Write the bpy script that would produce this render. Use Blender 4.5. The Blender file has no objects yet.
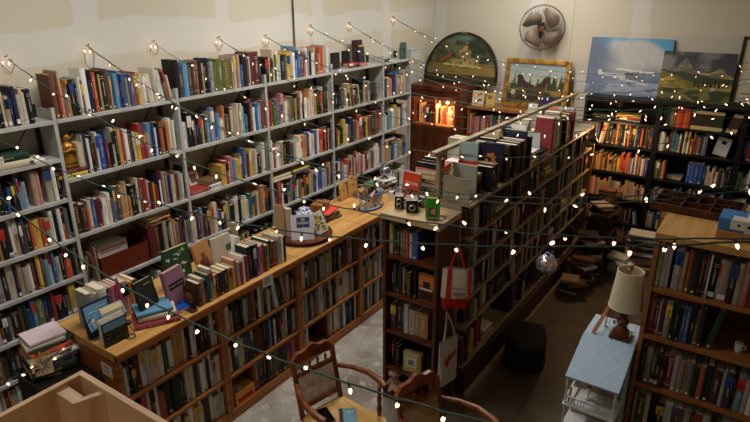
import bpy, math, random
from math import sin, cos, pi, radians as rad
from mathutils import Vector, Matrix
from mathutils.bvhtree import BVHTree
rng = random.Random(7)
sc = bpy.context.scene
COL = sc.collection
# ---------------------------------------------------------------- camera
FPX, PIT, ROL, YAW = 587.109, 0.35659, -0.0038, -0.59847
C0 = Vector((3.624, -0.926, 2.821))
Fw = Vector((sin(YAW)*cos(PIT), cos(YAW)*cos(PIT), -sin(PIT)))
Rt = Vector((cos(YAW), -sin(YAW), 0)); Up = Rt.cross(Fw)
R2 = Rt*cos(ROL)+Up*sin(ROL); U2 = -Rt*sin(ROL)+Up*cos(ROL)
cam = bpy.data.objects.new('view_camera', bpy.data.cameras.new('view_camera')); COL.objects.link(cam)
M = Matrix((R2, U2, -Fw)).transposed().to_4x4(); M.translation = C0
cam.matrix_world = M
cam.data.sensor_width = 36; cam.data.lens = 36*FPX/750; cam.data.clip_start = .05; cam.data.clip_end = 60
sc.camera = cam
def at(x, y, X=None, Y=None, Z=None):
    "point of the photograph's ray on a known plane of the room"
    d = Fw+R2*((x-375)/FPX)-U2*((y-211)/FPX)
    for v, i in ((X, 0), (Y, 1), (Z, 2)):
        if v is not None: return C0+d*((v-C0[i])/d[i])
def pj(p):
    d = Vector(p)-C0; z = d.dot(Fw)
    if z < .05: return (9999, 9999)
    return (375+FPX*d.dot(R2)/z, 211-FPX*d.dot(U2)/z)
# ---------------------------------------------------------------- colour and materials
def lin(c):
    return tuple((x/255/12.92 if x/255 <= .04045 else ((x/255+.055)/1.055)**2.4) for x in c[:3])
def rgba(c): return (*lin(c), 1)
def new_mat(name):
    m = bpy.data.materials.new(name); m.use_nodes = True
    nt = m.node_tree; return m, nt, nt.nodes['Principled BSDF']
def noise_mat(name, c1, c2, scale=6, rough=.6, metal=0, bump=0, stretch=(1, 1, 1), detail=4, spec=.35, lo=.35, hi=.7):
    m, nt, b = new_mat(name); N = nt.nodes; L = nt.links
    tc = N.new('ShaderNodeTexCoord'); mp = N.new('ShaderNodeMapping'); mp.inputs['Scale'].default_value = stretch
    nz = N.new('ShaderNodeTexNoise'); nz.inputs['Scale'].default_value = scale; nz.inputs['Detail'].default_value = detail
    rp = N.new('ShaderNodeValToRGB'); rp.color_ramp.elements[0].color = rgba(c1); rp.color_ramp.elements[1].color = rgba(c2)
    rp.color_ramp.elements[0].position = lo; rp.color_ramp.elements[1].position = hi
    L.new(tc.outputs['Object'], mp.inputs[0]); L.new(mp.outputs[0], nz.inputs['Vector']); L.new(nz.outputs['Fac'], rp.inputs[0])
    L.new(rp.outputs[0], b.inputs['Base Color'])
    b.inputs['Roughness'].default_value = rough; b.inputs['Metallic'].default_value = metal; b.inputs['Specular IOR Level'].default_value = spec
    if bump:
        bp = N.new('ShaderNodeBump'); bp.inputs['Strength'].default_value = bump; bp.inputs['Distance'].default_value = .01
        L.new(nz.outputs['Fac'], bp.inputs['Height']); L.new(bp.outputs[0], b.inputs['Normal'])
    return m
def attr_mat(name, rough=.6, spec=.3, var=.12):
    m, nt, b = new_mat(name); N = nt.nodes; L = nt.links
    a = N.new('ShaderNodeVertexColor'); a.layer_name = 'Col'
    tc = N.new('ShaderNodeTexCoord'); nz = N.new('ShaderNodeTexNoise'); nz.inputs['Scale'].default_value = 25; nz.inputs['Detail'].default_value = 3
    mr = N.new('ShaderNodeMapRange'); mr.inputs[3].default_value = 1-var; mr.inputs[4].default_value = 1+var
    mx = N.new('ShaderNodeVectorMath'); mx.operation = 'SCALE'
    L.new(tc.outputs['Object'], nz.inputs['Vector']); L.new(nz.outputs['Fac'], mr.inputs[0]); L.new(a.outputs['Color'], mx.inputs[0]); L.new(mr.outputs[0], mx.inputs['Scale'])
    L.new(mx.outputs[0], b.inputs['Base Color']); b.inputs['Roughness'].default_value = rough; b.inputs['Specular IOR Level'].default_value = spec
    return m
def emit_mat(name, c, s):
    m, nt, b = new_mat(name); b.inputs['Base Color'].default_value = rgba(c); b.inputs['Emission Color'].default_value = rgba(c); b.inputs['Emission Strength'].default_value = s
    m.cycles.emission_sampling = 'NONE'
    return m
def glass_mat(name):
    m, nt, b = new_mat(name); b.inputs['Base Color'].default_value = (.95, .97, .97, 1); b.inputs['Roughness'].default_value = .03
    b.inputs['Transmission Weight'].default_value = 1; b.inputs['IOR'].default_value = 1.1; return m
def plain(name, c, rough=.5, metal=0, spec=.4):
    k = tuple(max(0, x-10) for x in c); return noise_mat(name, k, c, 14, rough, metal, 0, spec=spec)
M_ = {}
M_['book'] = attr_mat('book cloth and paper', .62, .3, .15)
M_['paint'] = attr_mat('oil paint', .5, .3, .18)
M_['steel'] = noise_mat('grey painted steel', (176, 176, 170), (200, 200, 195), 9, .45, .1)
M_['steel_dark'] = noise_mat('dark steel', (58, 56, 52), (80, 77, 72), 9, .5, .3)
M_['oak'] = noise_mat('golden oak veneer', (132, 76, 28), (176, 112, 52), 5, .42, 0, .05, (2.2, .5, 9), 6)
M_['oaktop'] = noise_mat('pale oak top', (184, 134, 70), (212, 164, 98), 4, .4, 0, .04, (7, .6, 4), 6)
M_['walnut'] = noise_mat('dark walnut', (66, 36, 20), (104, 60, 34), 5, .42, 0, .05, (6, 6, .7), 6)
M_['mahog'] = noise_mat('mahogany', (62, 30, 16), (112, 58, 30), 4, .3, 0, .03, (2, 6, .8), 6)
M_['honey'] = noise_mat('honey oak', (138, 84, 38), (172, 112, 56), 5, .45, 0, .05, (.8, 6, 7), 6)
M_['chairwood'] = noise_mat('carved chair wood', (92, 46, 22), (148, 82, 40), 7, .33, 0, .04, (3, 3, 1), 6)
M_['seat'] = noise_mat('saddle seat wood', (196, 146, 76), (224, 178, 106), 5, .35, 0, .03, (1, 8, 2), 5)
M_['cane'] = noise_mat('woven cane', (150, 112, 66), (184, 146, 94), 30, .6)
M_['ply'] = noise_mat('pale birch ply', (190, 150, 108), (220, 184, 140), 4, .5, 0, .03, (1, 7, 1), 6)
M_['blackwood'] = noise_mat('black shelf board', (15, 14, 14), (26, 25, 25), 8, .45)
M_['tan'] = noise_mat('tan painted steel', (140, 124, 94), (172, 154, 120), 8, .5)
M_['beige'] = noise_mat('beige steel', (150, 140, 116), (172, 162, 138), 8, .5)
M_['black'] = plain('black plastic', (24, 24, 26), .45)
M_['blackmatt'] = plain('black matt fabric', (18, 18, 19), .8)
M_['silver'] = plain('brushed silver', (190, 190, 186), .3, .7)
M_['chrome'] = plain('mirror silver', (226, 226, 230), .22, .85)
M_['brass'] = plain('aged brass', (176, 128, 56), .32, .8)
M_['gold'] = noise_mat('gilt frame', (132, 92, 34), (202, 154, 72), 22, .38, .5, .2)
M_['paper'] = plain('white paper', (226, 222, 212), .7)
M_['card'] = noise_mat('corrugated card', (166, 118, 66), (186, 138, 84), 10, .75)
M_['wire'] = plain('green light wire', (52, 84, 74), .5)
M_['socket'] = plain('bulb socket', (24, 44, 38), .5)
M_['bulb'] = emit_mat('lit mini bulb', (255, 204, 168), 2.7)
M_['shade'] = noise_mat('cream lampshade linen', (206, 192, 160), (222, 210, 180), 40, .8, stretch=(1, 1, 6))
M_['shade2'] = noise_mat('cream shade lining', (214, 202, 166), (228, 216, 184), 30, .8)
M_['red'] = plain('red canvas', (176, 30, 26), .8)
M_['canvas'] = noise_mat('natural canvas', (178, 166, 144), (200, 190, 168), 60, .85)
M_['white'] = plain('white glaze', (222, 224, 226), .25)
M_['doll'] = plain('painted dolls house white', (206, 210, 208), .55)
M_['skin'] = plain('doll skin', (196, 160, 130), .5)
M_['pink'] = plain('pink wax', (206, 60, 120), .5)
M_['dark'] = plain('dark print', (26, 26, 28), .6)
M_['ink'] = plain('printed ink', (40, 44, 56), .6)
M_['glass'] = glass_mat('clear glass')
M_['screen'] = plain('phone glass', (10, 10, 13), .1)
M_['teal'] = plain('slate blue cover', (104, 146, 160), .6)
M_['box_blue'] = plain('blue carton', (68, 134, 190), .6)
M_['patina'] = noise_mat('grey green patina', (70, 80, 74), (98, 108, 98), 14, .6)
M_['pewter'] = plain('pewter', (150, 154, 158), .3, .8)
M_['statue'] = noise_mat('gold bronze', (150, 104, 36), (196, 146, 62), 20, .35, .6)
def tiles_mat(name, c1, c2, mortar, scale, bw=.5, rh=.25, off=.5, ms=.03):
    m, nt, b = new_mat(name); N = nt.nodes; L = nt.links
    tc = N.new('ShaderNodeTexCoord'); br = N.new('ShaderNodeTexBrick')
    br.inputs['Color1'].default_value = rgba(c1); br.inputs['Color2'].default_value = rgba(c2); br.inputs['Mortar'].default_value = rgba(mortar)
    br.inputs['Scale'].default_value = scale; br.inputs['Mortar Size'].default_value = ms; br.inputs['Brick Width'].default_value = bw; br.inputs['Row Height'].default_value = rh; br.offset = off
    L.new(tc.outputs['Object'], br.inputs['Vector']); L.new(br.outputs['Color'], b.inputs['Base Color']); b.inputs['Roughness'].default_value = .55
    return m
M_['shingle'] = tiles_mat('pale blue shingles', (168, 192, 212), (178, 200, 218), (132, 156, 182), 30, .7, .55)
M_['clap'] = tiles_mat('pale blue clapboard', (176, 198, 214), (184, 204, 218), (140, 164, 186), 10, .5, 8, 0, .04)
M_['paperwall'] = tiles_mat('dolls wallpaper', (176, 158, 124), (168, 150, 116), (140, 118, 84), 45, .5, .5, .5, .08)
def delft_mat():
    m, nt, b = new_mat('blue and white china'); N = nt.nodes; L = nt.links
    tc = N.new('ShaderNodeTexCoord'); vz = N.new('ShaderNodeTexVoronoi'); vz.inputs['Scale'].default_value = 42
    nz = N.new('ShaderNodeTexNoise'); nz.inputs['Scale'].default_value = 60
    ad = N.new('ShaderNodeMath'); ad.operation = 'MULTIPLY'
    rp = N.new('ShaderNodeValToRGB'); rp.color_ramp.elements[0].color = rgba((40, 64, 140)); rp.color_ramp.elements[0].position = .14
    rp.color_ramp.elements[1].color = rgba((214, 220, 230)); rp.color_ramp.elements[1].position = .22
    L.new(tc.outputs['Object'], vz.inputs['Vector']); L.new(tc.outputs['Object'], nz.inputs['Vector'])
    L.new(vz.outputs['Distance'], ad.inputs[0]); L.new(nz.outputs['Fac'], ad.inputs[1]); L.new(ad.outputs[0], rp.inputs[0])
    L.new(rp.outputs[0], b.inputs['Base Color']); b.inputs['Roughness'].default_value = .2; return m
M_['delft'] = delft_mat()
M_['delftblue'] = plain('cobalt glaze', (40, 56, 120), .25)
# ---------------------------------------------------------------- mesh builder
class MB:
    def __init__(s): s.v = []; s.f = []; s.m = []; s.c = []
    def add(s, vs, fs, m=0, col=None, T=None):
        b = len(s.v)
        s.v += [tuple(T @ Vector(p)) if T is not None else tuple(p) for p in vs]
        for f in fs: s.f.append([b+i for i in f]); s.m.append(m); s.c.append(col)
        return s
    def box(s, lo, hi, m=0, T=None, col=None):
        x0, y0, z0 = lo; x1, y1, z1 = hi
        vs = [(x0, y0, z0), (x1, y0, z0), (x1, y1, z0), (x0, y1, z0), (x0, y0, z1), (x1, y0, z1), (x1, y1, z1), (x0, y1, z1)]
        return s.add(vs, [(0, 3, 2, 1), (4, 5, 6, 7), (0, 1, 5, 4), (1, 2, 6, 5), (2, 3, 7, 6), (3, 0, 4, 7)], m, col, T)
    def bar(s, p0, p1, w, h, m=0, up=(0, 0, 1)):
        p0 = Vector(p0); p1 = Vector(p1); d = (p1-p0); L = d.length; d.normalize(); u = Vector(up)
        if abs(d.dot(u)) > .98: u = Vector((1, 0, 0))
        r = d.cross(u).normalized(); u = r.cross(d)
        T = Matrix((r, d, u)).transposed().to_4x4(); T.translation = p0
        return s.box((-w/2, 0, -h/2), (w/2, L, h/2), m, T)
    def tube(s, pts, r, n=8, m=0, caps=True):
        pts = [Vector(p) for p in pts]; k = len(pts); rs = r if isinstance(r, (list, tuple)) else [r]*k
        vs = []; prev = None
        for i, p in enumerate(pts):
            d = (pts[min(i+1, k-1)]-pts[max(i-1, 0)]).normalized()
            if prev is None:
                a = Vector((0, 0, 1)) if abs(d.z) < .9 else Vector((1, 0, 0)); x = d.cross(a).normalized()
            else: x = (prev-d*prev.dot(d)).normalized()
            prev = x; y = d.cross(x)
            vs += [p+(x*cos(2*pi*j/n)+y*sin(2*pi*j/n))*rs[i] for j in range(n)]
        fs = [(i*n+j, i*n+(j+1) % n, (i+1)*n+(j+1) % n, (i+1)*n+j) for i in range(k-1) for j in range(n)]
        if caps: fs += [tuple(range(n-1, -1, -1)), tuple(range((k-1)*n, k*n))]
        return s.add(vs, fs, m)
    def lathe(s, prof, o=(0, 0, 0), n=24, m=0, T=None, sx=1, sy=1):
        vs = [(o[0]+r*cos(2*pi*j/n)*sx, o[1]+r*sin(2*pi*j/n)*sy, o[2]+z) for r, z in prof for j in range(n)]
        k = len(prof)
        fs = [(i*n+j, i*n+(j+1) % n, (i+1)*n+(j+1) % n, (i+1)*n+j) for i in range(k-1) for j in range(n)]
        if prof[0][0] > 0: fs.append(tuple(range(n-1, -1, -1)))
        if prof[-1][0] > 0: fs.append(tuple(range((k-1)*n, k*n)))
        return s.add(vs, fs, m, None, T)
    def prism(s, poly, z0, z1, m=0, T=None):
        n = len(poly)
        vs = [(x, y, z0) for x, y in poly]+[(x, y, z1) for x, y in poly]
        return s.add(vs, [tuple(range(n-1, -1, -1)), tuple(range(n, 2*n))]+[(i, (i+1) % n, n+(i+1) % n, n+i) for i in range(n)], m, None, T)
    def build(s, name, mats, parent=None, loc=None, smooth=False, bevel=0, subd=0):
        me = bpy.data.meshes.new(name); me.from_pydata(s.v, [], s.f)
        mats = mats if isinstance(mats, (list, tuple)) else [mats]
        for x in mats: me.materials.append(M_[x] if isinstance(x, str) else x)
        me.polygons.foreach_set('material_index', s.m)
        if any(c is not None for c in s.c):
            a = me.color_attributes.new('Col', 'FLOAT_COLOR', 'CORNER'); buf = []
            for p, c in zip(me.polygons, s.c): buf += list((*(c or (.5, .5, .5)), 1))*p.loop_total
            a.data.foreach_set('color', buf)
        if smooth:
            me.polygons.foreach_set('use_smooth', [True]*len(me.polygons))
            try: me.set_sharp_from_angle(angle=rad(40))
            except Exception: pass
        me.update()
        o = bpy.data.objects.new(name, me); COL.objects.link(o)
        if parent is not None: o.parent = parent
        if loc is not None: o.location = loc
        if bevel:
            b = o.modifiers.new('edge', 'BEVEL'); b.width = bevel; b.segments = 2; b.limit_method = 'ANGLE'
        if subd:
            b = o.modifiers.new('sub', 'SUBSURF'); b.levels = subd; b.render_levels = subd
        return o
def tag(o, label, cat, group=None):
    o['label'] = label; o['category'] = cat
    if group: o['group'] = group
    return o
def thing(name, label, cat, loc=(0, 0, 0), rz=0, group=None):
    o = bpy.data.objects.new(name, None); COL.objects.link(o); o.location = loc; o.rotation_euler = (0, 0, rz); o.empty_display_size = .05
    return tag(o, label, cat, group)
def struct(o): o['kind'] = 'structure'; return o
def text(parent, body, size, T, mat='ink', name='lettering'):
    cu = bpy.data.curves.new(name, 'FONT'); cu.body = body; cu.size = size; cu.align_x = 'CENTER'; cu.align_y = 'CENTER'; cu.extrude = .0003
    t_ = bpy.data.objects.new('tmp', cu); COL.objects.link(t_); bpy.context.view_layer.update()
    me = bpy.data.meshes.new_from_object(t_.evaluated_get(bpy.context.evaluated_depsgraph_get())); bpy.data.objects.remove(t_)
    me.materials.clear(); me.materials.append(M_[mat]); o = bpy.data.objects.new(name, me); COL.objects.link(o); o.parent = parent; o.matrix_local = T; return o
def basis(X, Y, Z, o):
    T = Matrix((Vector(X), Vector(Y), Vector(Z))).transposed().to_4x4(); T.translation = Vector(o); return T
# ---------------------------------------------------------------- the room
def wall_mat(hz=1):
    m, nt, b = new_mat('taped and mudded plasterboard'); N = nt.nodes; L = nt.links
    tc = N.new('ShaderNodeTexCoord'); sp = N.new('ShaderNodeSeparateXYZ'); L.new(tc.outputs['Object'], sp.inputs[0])
    nz = N.new('ShaderNodeTexNoise'); nz.inputs['Scale'].default_value = 1.6; nz.inputs['Detail'].default_value = 3; L.new(tc.outputs['Object'], nz.inputs['Vector'])
    def math_(op, a, bb, c=None):
        n = N.new('ShaderNodeMath'); n.operation = op
        for i, x in enumerate((a, bb, c)):
            if x is None: continue
            if isinstance(x, (int, float)): n.inputs[i].default_value = x
            else: L.new(x, n.inputs[i])
        return n.outputs[0]
    wob = math_('MULTIPLY', nz.outputs['Fac'], .22)
    u = math_('ADD', math_('ADD', sp.outputs['X'], sp.outputs['Y']), wob)
    fu = math_('PINGPONG', u, .61); bandv = math_('LESS_THAN', fu, .085)
    z = math_('ADD', sp.outputs['Z'], wob)
    bz = math_('LESS_THAN', math_('ABSOLUTE', math_('SUBTRACT', z, 2.62), 0), .12)
    bz2 = math_('LESS_THAN', math_('ABSOLUTE', math_('SUBTRACT', z, 1.98), 0), .10)
    mx = math_('MAXIMUM', bandv, math_('MAXIMUM', math_('MULTIPLY', bz, hz), bz2))
    mix = N.new('ShaderNodeMix'); mix.data_type = 'RGBA'; L.new(mx, mix.inputs[0])
    mix.inputs[6].default_value = rgba((201, 193, 174)); mix.inputs[7].default_value = rgba((207, 203, 194))
    L.new(mix.outputs[2], b.inputs['Base Color']); b.inputs['Roughness'].default_value = .85; b.inputs['Specular IOR Level'].default_value = .15
    return m
M_['wall'] = wall_mat(); M_['wall_b'] = wall_mat(0)
def floor_mat():
    m, nt, b = new_mat('stained concrete'); N = nt.nodes; L = nt.links
    tc = N.new('ShaderNodeTexCoord')
    n1 = N.new('ShaderNodeTexNoise'); n1.inputs['Scale'].default_value = 1.7; n1.inputs['Detail'].default_value = 8; n1.inputs['Roughness'].default_value = .68
    n2 = N.new('ShaderNodeTexNoise'); n2.inputs['Scale'].default_value = 9; n2.inputs['Detail'].default_value = 10; n2.inputs['Roughness'].default_value = .75
    for n in (n1, n2): L.new(tc.outputs['Object'], n.inputs['Vector'])
    r1 = N.new('ShaderNodeValToRGB'); e = r1.color_ramp.elements
    e[0].position = .36; e[0].color = rgba((118, 104, 88)); e[1].position = .62; e[1].color = rgba((172, 166, 156))
    r2 = N.new('ShaderNodeValToRGB'); e = r2.color_ramp.elements
    e[0].position = .54; e[0].color = (0, 0, 0, 1); e[1].position = .68; e[1].color = (1, 1, 1, 1)
    mix = N.new('ShaderNodeMix'); mix.data_type = 'RGBA'; mix.inputs[7].default_value = rgba((206, 202, 194))
    L.new(n1.outputs['Fac'], r1.inputs[0]); L.new(n2.outputs['Fac'], r2.inputs[0]); L.new(r2.outputs[0], mix.inputs[0]); L.new(r1.outputs[0], mix.inputs[6])
    # brown tone with the right-hand aisle's shade painted in, grey bare concrete in the left one
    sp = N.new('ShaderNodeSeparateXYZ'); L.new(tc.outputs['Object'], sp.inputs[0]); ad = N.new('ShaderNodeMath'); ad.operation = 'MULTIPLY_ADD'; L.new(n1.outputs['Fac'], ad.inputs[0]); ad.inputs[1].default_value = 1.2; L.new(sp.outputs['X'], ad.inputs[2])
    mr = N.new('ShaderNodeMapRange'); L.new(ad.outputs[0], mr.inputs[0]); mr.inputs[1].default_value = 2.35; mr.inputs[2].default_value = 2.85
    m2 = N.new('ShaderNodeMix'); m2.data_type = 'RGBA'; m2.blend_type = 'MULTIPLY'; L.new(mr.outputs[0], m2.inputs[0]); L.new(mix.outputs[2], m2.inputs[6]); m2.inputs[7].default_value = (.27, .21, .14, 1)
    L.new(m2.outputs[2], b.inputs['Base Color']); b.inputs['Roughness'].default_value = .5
    return m
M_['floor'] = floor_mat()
M_['ceil'] = plain('white ceiling paint', (200, 196, 188), .9)
XL, XR, YB, YF, ZC = -.27, 4.9, 6.15, -2.6, 4.0
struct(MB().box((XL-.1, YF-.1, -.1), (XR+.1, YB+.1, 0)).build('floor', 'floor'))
struct(MB().box((XL-.1, YF-.1, ZC), (XR+.1, YB+.1, ZC+.1)).build('ceiling', 'ceil'))
struct(MB().box((XL-.1, YF-.1, 0), (XL, YB+.1, ZC)).build('wall_left', 'wall'))
struct(MB().box((XR, YF-.1, 0), (XR+.1, YB+.1, ZC)).build('wall_right', 'wall'))
struct(MB().box((XL, YB, 0), (XR, YB+.1, ZC)).build('wall_back', 'wall_b'))
struct(MB().box((XL, YF-.1, 0), (XR, YF, ZC)).build('wall_front', 'wall'))
# thin conduit on the left wall above the shelves
cd = at(293, 30, X=XL); 
struct(MB().tube([(XL+.012, cd.y, 1.9), (XL+.012, cd.y, ZC)], .008, 6).build('trim_1', 'steel_dark'))
# ---------------------------------------------------------------- books
PAL = dict(k=(30, 30, 32), n=(34, 42, 78), b=(42, 88, 168), c=(92, 146, 184), t=(32, 106, 106), g=(44, 112, 62), G=(30, 60, 42), o=(112, 106, 54),
    y=(222, 182, 52), d=(190, 142, 58), r=(172, 48, 40), m=(104, 34, 36), R=(210, 80, 38), q=(220, 132, 56), s=(206, 112, 108), f=(200, 62, 118),
    p=(96, 82, 122), P=(132, 78, 98), w=(228, 224, 214), i=(206, 190, 156), a=(184, 154, 112), B=(112, 74, 48), D=(62, 43, 33), e=(172, 167, 157),
    h=(122, 120, 114), H=(70, 70, 70), l=(166, 162, 204), x=(96, 60, 34))
CN = dict(k='black', n='navy', b='blue', c='light blue', t='teal', g='green', G='dark green', o='olive', y='yellow', d='mustard', r='red', m='maroon',
    R='orange-red', q='orange', s='salmon pink', f='magenta', p='purple', P='mauve', w='white', i='cream', a='tan', B='brown', D='dark brown', e='pale grey',
    h='grey', H='charcoal', l='lavender', x='russet')
ORD = 'zeroth first second third fourth fifth sixth seventh eighth ninth tenth eleventh twelfth thirteenth fourteenth fifteenth sixteenth seventeenth eighteenth nineteenth twentieth'.split()
TENS = {20: 'twenty', 30: 'thirty', 40: 'forty', 50: 'fifty', 60: 'sixty', 70: 'seventy'}
def ordinal(n):
    if n <= 20: return ORD[n]
    t, u = n//10*10, n % 10
    return TENS[t]+'-'+ORD[u] if u else TENS[t][:-1]+'ieth'
class Bk: pass
BOOKS = []
def bk(O, U, V, W, t, d, h, c, where='', n=0, must=None, pages=None, sticker=False, deco=None, label=None, group=None, pose='upright'):
    b = Bk(); b.O = Vector(O); b.U = Vector(U); b.V = Vector(V); b.W = Vector(W); b.t = t; b.d = d; b.h = h
    b.key = c if isinstance(c, str) else 'k'; base = PAL[c] if isinstance(c, str) else c
    if isinstance(c, str): g = sum(base)/3; base = tuple(x+(g-x)*.24 for x in base)
    j = rng.uniform(.86, 1.12); b.col = tuple(max(0, min(1, x*j)) for x in lin(tuple(min(255, max(0, q+rng.uniform(-9, 9))) for q in base)))
    pg = pages or rng.choice([(214, 200, 166), (200, 182, 142), (222, 212, 188), (186, 164, 124)]); b.pg = lin(pg)
    b.where = where; b.n = n; b.must = must; b.sticker = sticker; b.deco = deco; b.label = label; b.group = group; b.pose = pose; b.cover = None; b.tilt = 0; b.cname = CN[b.key]
    b.seed = rng.random(); BOOKS.append(b); return b
def book_polys(b):
    "local polygons (u thickness, v depth from the spine, w height): (cover faces, page faces) as (verts, colour)"
    t, d, h = b.t, b.d, b.h; q = min(.0028, t*.16); top = h-.003; c = b.col; r = random.Random(b.seed)
    dk = tuple(x*.8 for x in c)
    cov = []; pag = []
    def quad(L, vs, cc): L.append((vs, cc))
    s = min(.18*t, .006)   # rounded spine
    pr = [(0, s), (t*.2, s*.3), (t*.5, 0), (t*.8, s*.3), (t, s)]
    for (u0, v0), (u1, v1) in zip(pr, pr[1:]): quad(cov, [(u0, v0, 0), (u1, v1, 0), (u1, v1, h), (u0, v0, h)], c)
    quad(cov, [(t, s, 0), (t, d, 0), (t, d, h), (t, s, h)], c)
    quad(cov, [(0, d, 0), (0, s, 0), (0, s, h), (0, d, h)], c)
    quad(cov, [(0, s, h), (q, s, h), (q, d, h), (0, d, h)], c); quad(cov, [(t-q, s, h), (t, s, h), (t, d, h), (t-q, d, h)], c)
    quad(cov, [(p[0], p[1], h) for p in pr][::1]+[(t-q, s+q, h), (q, s+q, h)], dk)
    quad(cov, [(0, d, 0), (0, d, h), (q, d, h), (q, d, 0)], dk); quad(cov, [(t-q, d, 0), (t-q, d, h), (t, d, h), (t, d, 0)], dk)
    quad(cov, [(q, s+q, h), (q, d, h), (q, d, top), (q, s+q, top)], dk); quad(cov, [(t-q, d, h), (t-q, s+q, h), (t-q, s+q, top), (t-q, d, top)], dk)
    quad(cov, [(0, s, 0), (0, d, 0), (t, d, 0), (t, s, 0)], dk)
    quad(pag, [(q, s+q, top), (t-q, s+q, top), (t-q, d-.003, top), (q, d-.003, top)], b.pg)
    quad(pag, [(q, d-.003, 0), (q, d-.003, top), (t-q, d-.003, top), (t-q, d-.003, 0)], tuple(x*.92 for x in b.pg))
    quad(pag, [(q, s+q, 0), (q, s+q, top), (t-q, s+q, top), (t-q, s+q, 0)], b.pg)
    # spine printing: bands, title block, shelf-mark
    lum = sum(c)/3; ink = lin((214, 180, 96)) if lum < .12 and r.random() < .5 else (lin((226, 220, 205)) if lum < .3 else lin((52, 44, 44)))
    e = -.0007
    def band(w0, w1, cc, m=.12): quad(cov, [(t*m, e, w0*h), (t*(1-m), e, w0*h), (t*(1-m), e, w1*h), (t*m, e, w1*h)], cc)
    k = r.random()
    if b.deco not in ('none', 'bands'):
        if k < .3: band(.80, .81, ink); band(.86, .868, ink); band(.12, .13, ink)
        elif k < .46:
            cc = lin(r.choice([(190, 50, 40), (30, 30, 34), (228, 222, 206), (40, 70, 130), (214, 176, 70)])); band(.58, .9, cc, .02)
        if k < .62:
            w = .36
            while w < .74:
                L = r.uniform(.012, .03); band(w, w+L, tuple(p*.55+q_*.45 for p, q_ in zip(ink, c)), r.uniform(.34, .42)); w += L+r.uniform(.008, .02)
        if k > .7: band(.04, .1, ink, .3)
    if b.deco == 'bands': cov[:] = [x for x in cov]; band(.0, .2, lin((206, 186, 134)), 0); band(.84, 1, lin((206, 186, 134)), 0)
    for i_, (v0, w0, v1, w1, cc) in enumerate(b.cover or ()): x_ = t+.0005+.00006*i_; quad(cov, [(x_, v0*d, w0*h), (x_, v1*d, w0*h), (x_, v1*d, w1*h), (x_, v0*d, w1*h)], lin(cc))
    if b.sticker: band(.05, .17, lin((222, 218, 206)), .08)
    return cov, pag
def book_world(b, p): return b.O+b.U*p[0]+b.V*p[1]+b.W*p[2]
FR = {}  # frames: U along the shelf, V into it, plane
FR['L'] = (Vector((0, 1, 0)), Vector((-1, 0, 0)), 0.0)
FR['W'] = (Vector((0, 1, 0)), Vector((-1, 0, 0)), .905)
FR['C'] = (Vector((0, 1, 0)), Vector((-1, 0, 0)), 2.1)
FR['E'] = (Vector((1, 0, 0)), Vector((0, 1, 0)), 2.094)
FR['R'] = (Vector((1, 0, 0)), Vector((0, 1, 0)), 2.3)
FR['K'] = (Vector((1, 0, 0)), Vector((0, 1, 0)), 5.85)
FR['O'] = (Vector((1, 0, 0)), Vector((0, 1, 0)), 5.75)
FR['B'] = (Vector((1, 0, 0)), Vector((0, 1, 0)), 5.56)
def front(fr, u, z, back=0.0):
    U, V, pl = FR[fr]
    return Vector((pl, u, z)) + V*back if abs(V.x) > .5 else Vector((u, pl, z)) + V*back
def upx(fr, px, z):
    "distance along a shelf at which it shows at photograph column px"
    lo, hi = (-.2, 6.2) if fr in 'LWC' else (-.3, 4.6)
    for _ in range(40):
        mid = (lo+hi)/2
        if pj(front(fr, mid, z))[0] < px: lo = mid
        else: hi = mid
    return lo
def parse(tok):
    o = dict(c=tok[0], f=1.0, h=None, tilt=0, st=False)
    for ch in tok[1:]:
        if ch == '+': o['f'] *= 1.6
        elif ch == '-': o['f'] *= .6
        elif ch.isdigit(): o['h'] = .14+.018*int(ch)
        elif ch == '<': o['tilt'] += 9
        elif ch == '>': o['tilt'] -= 9
        elif ch == '!': o['st'] = True
    return o
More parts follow.
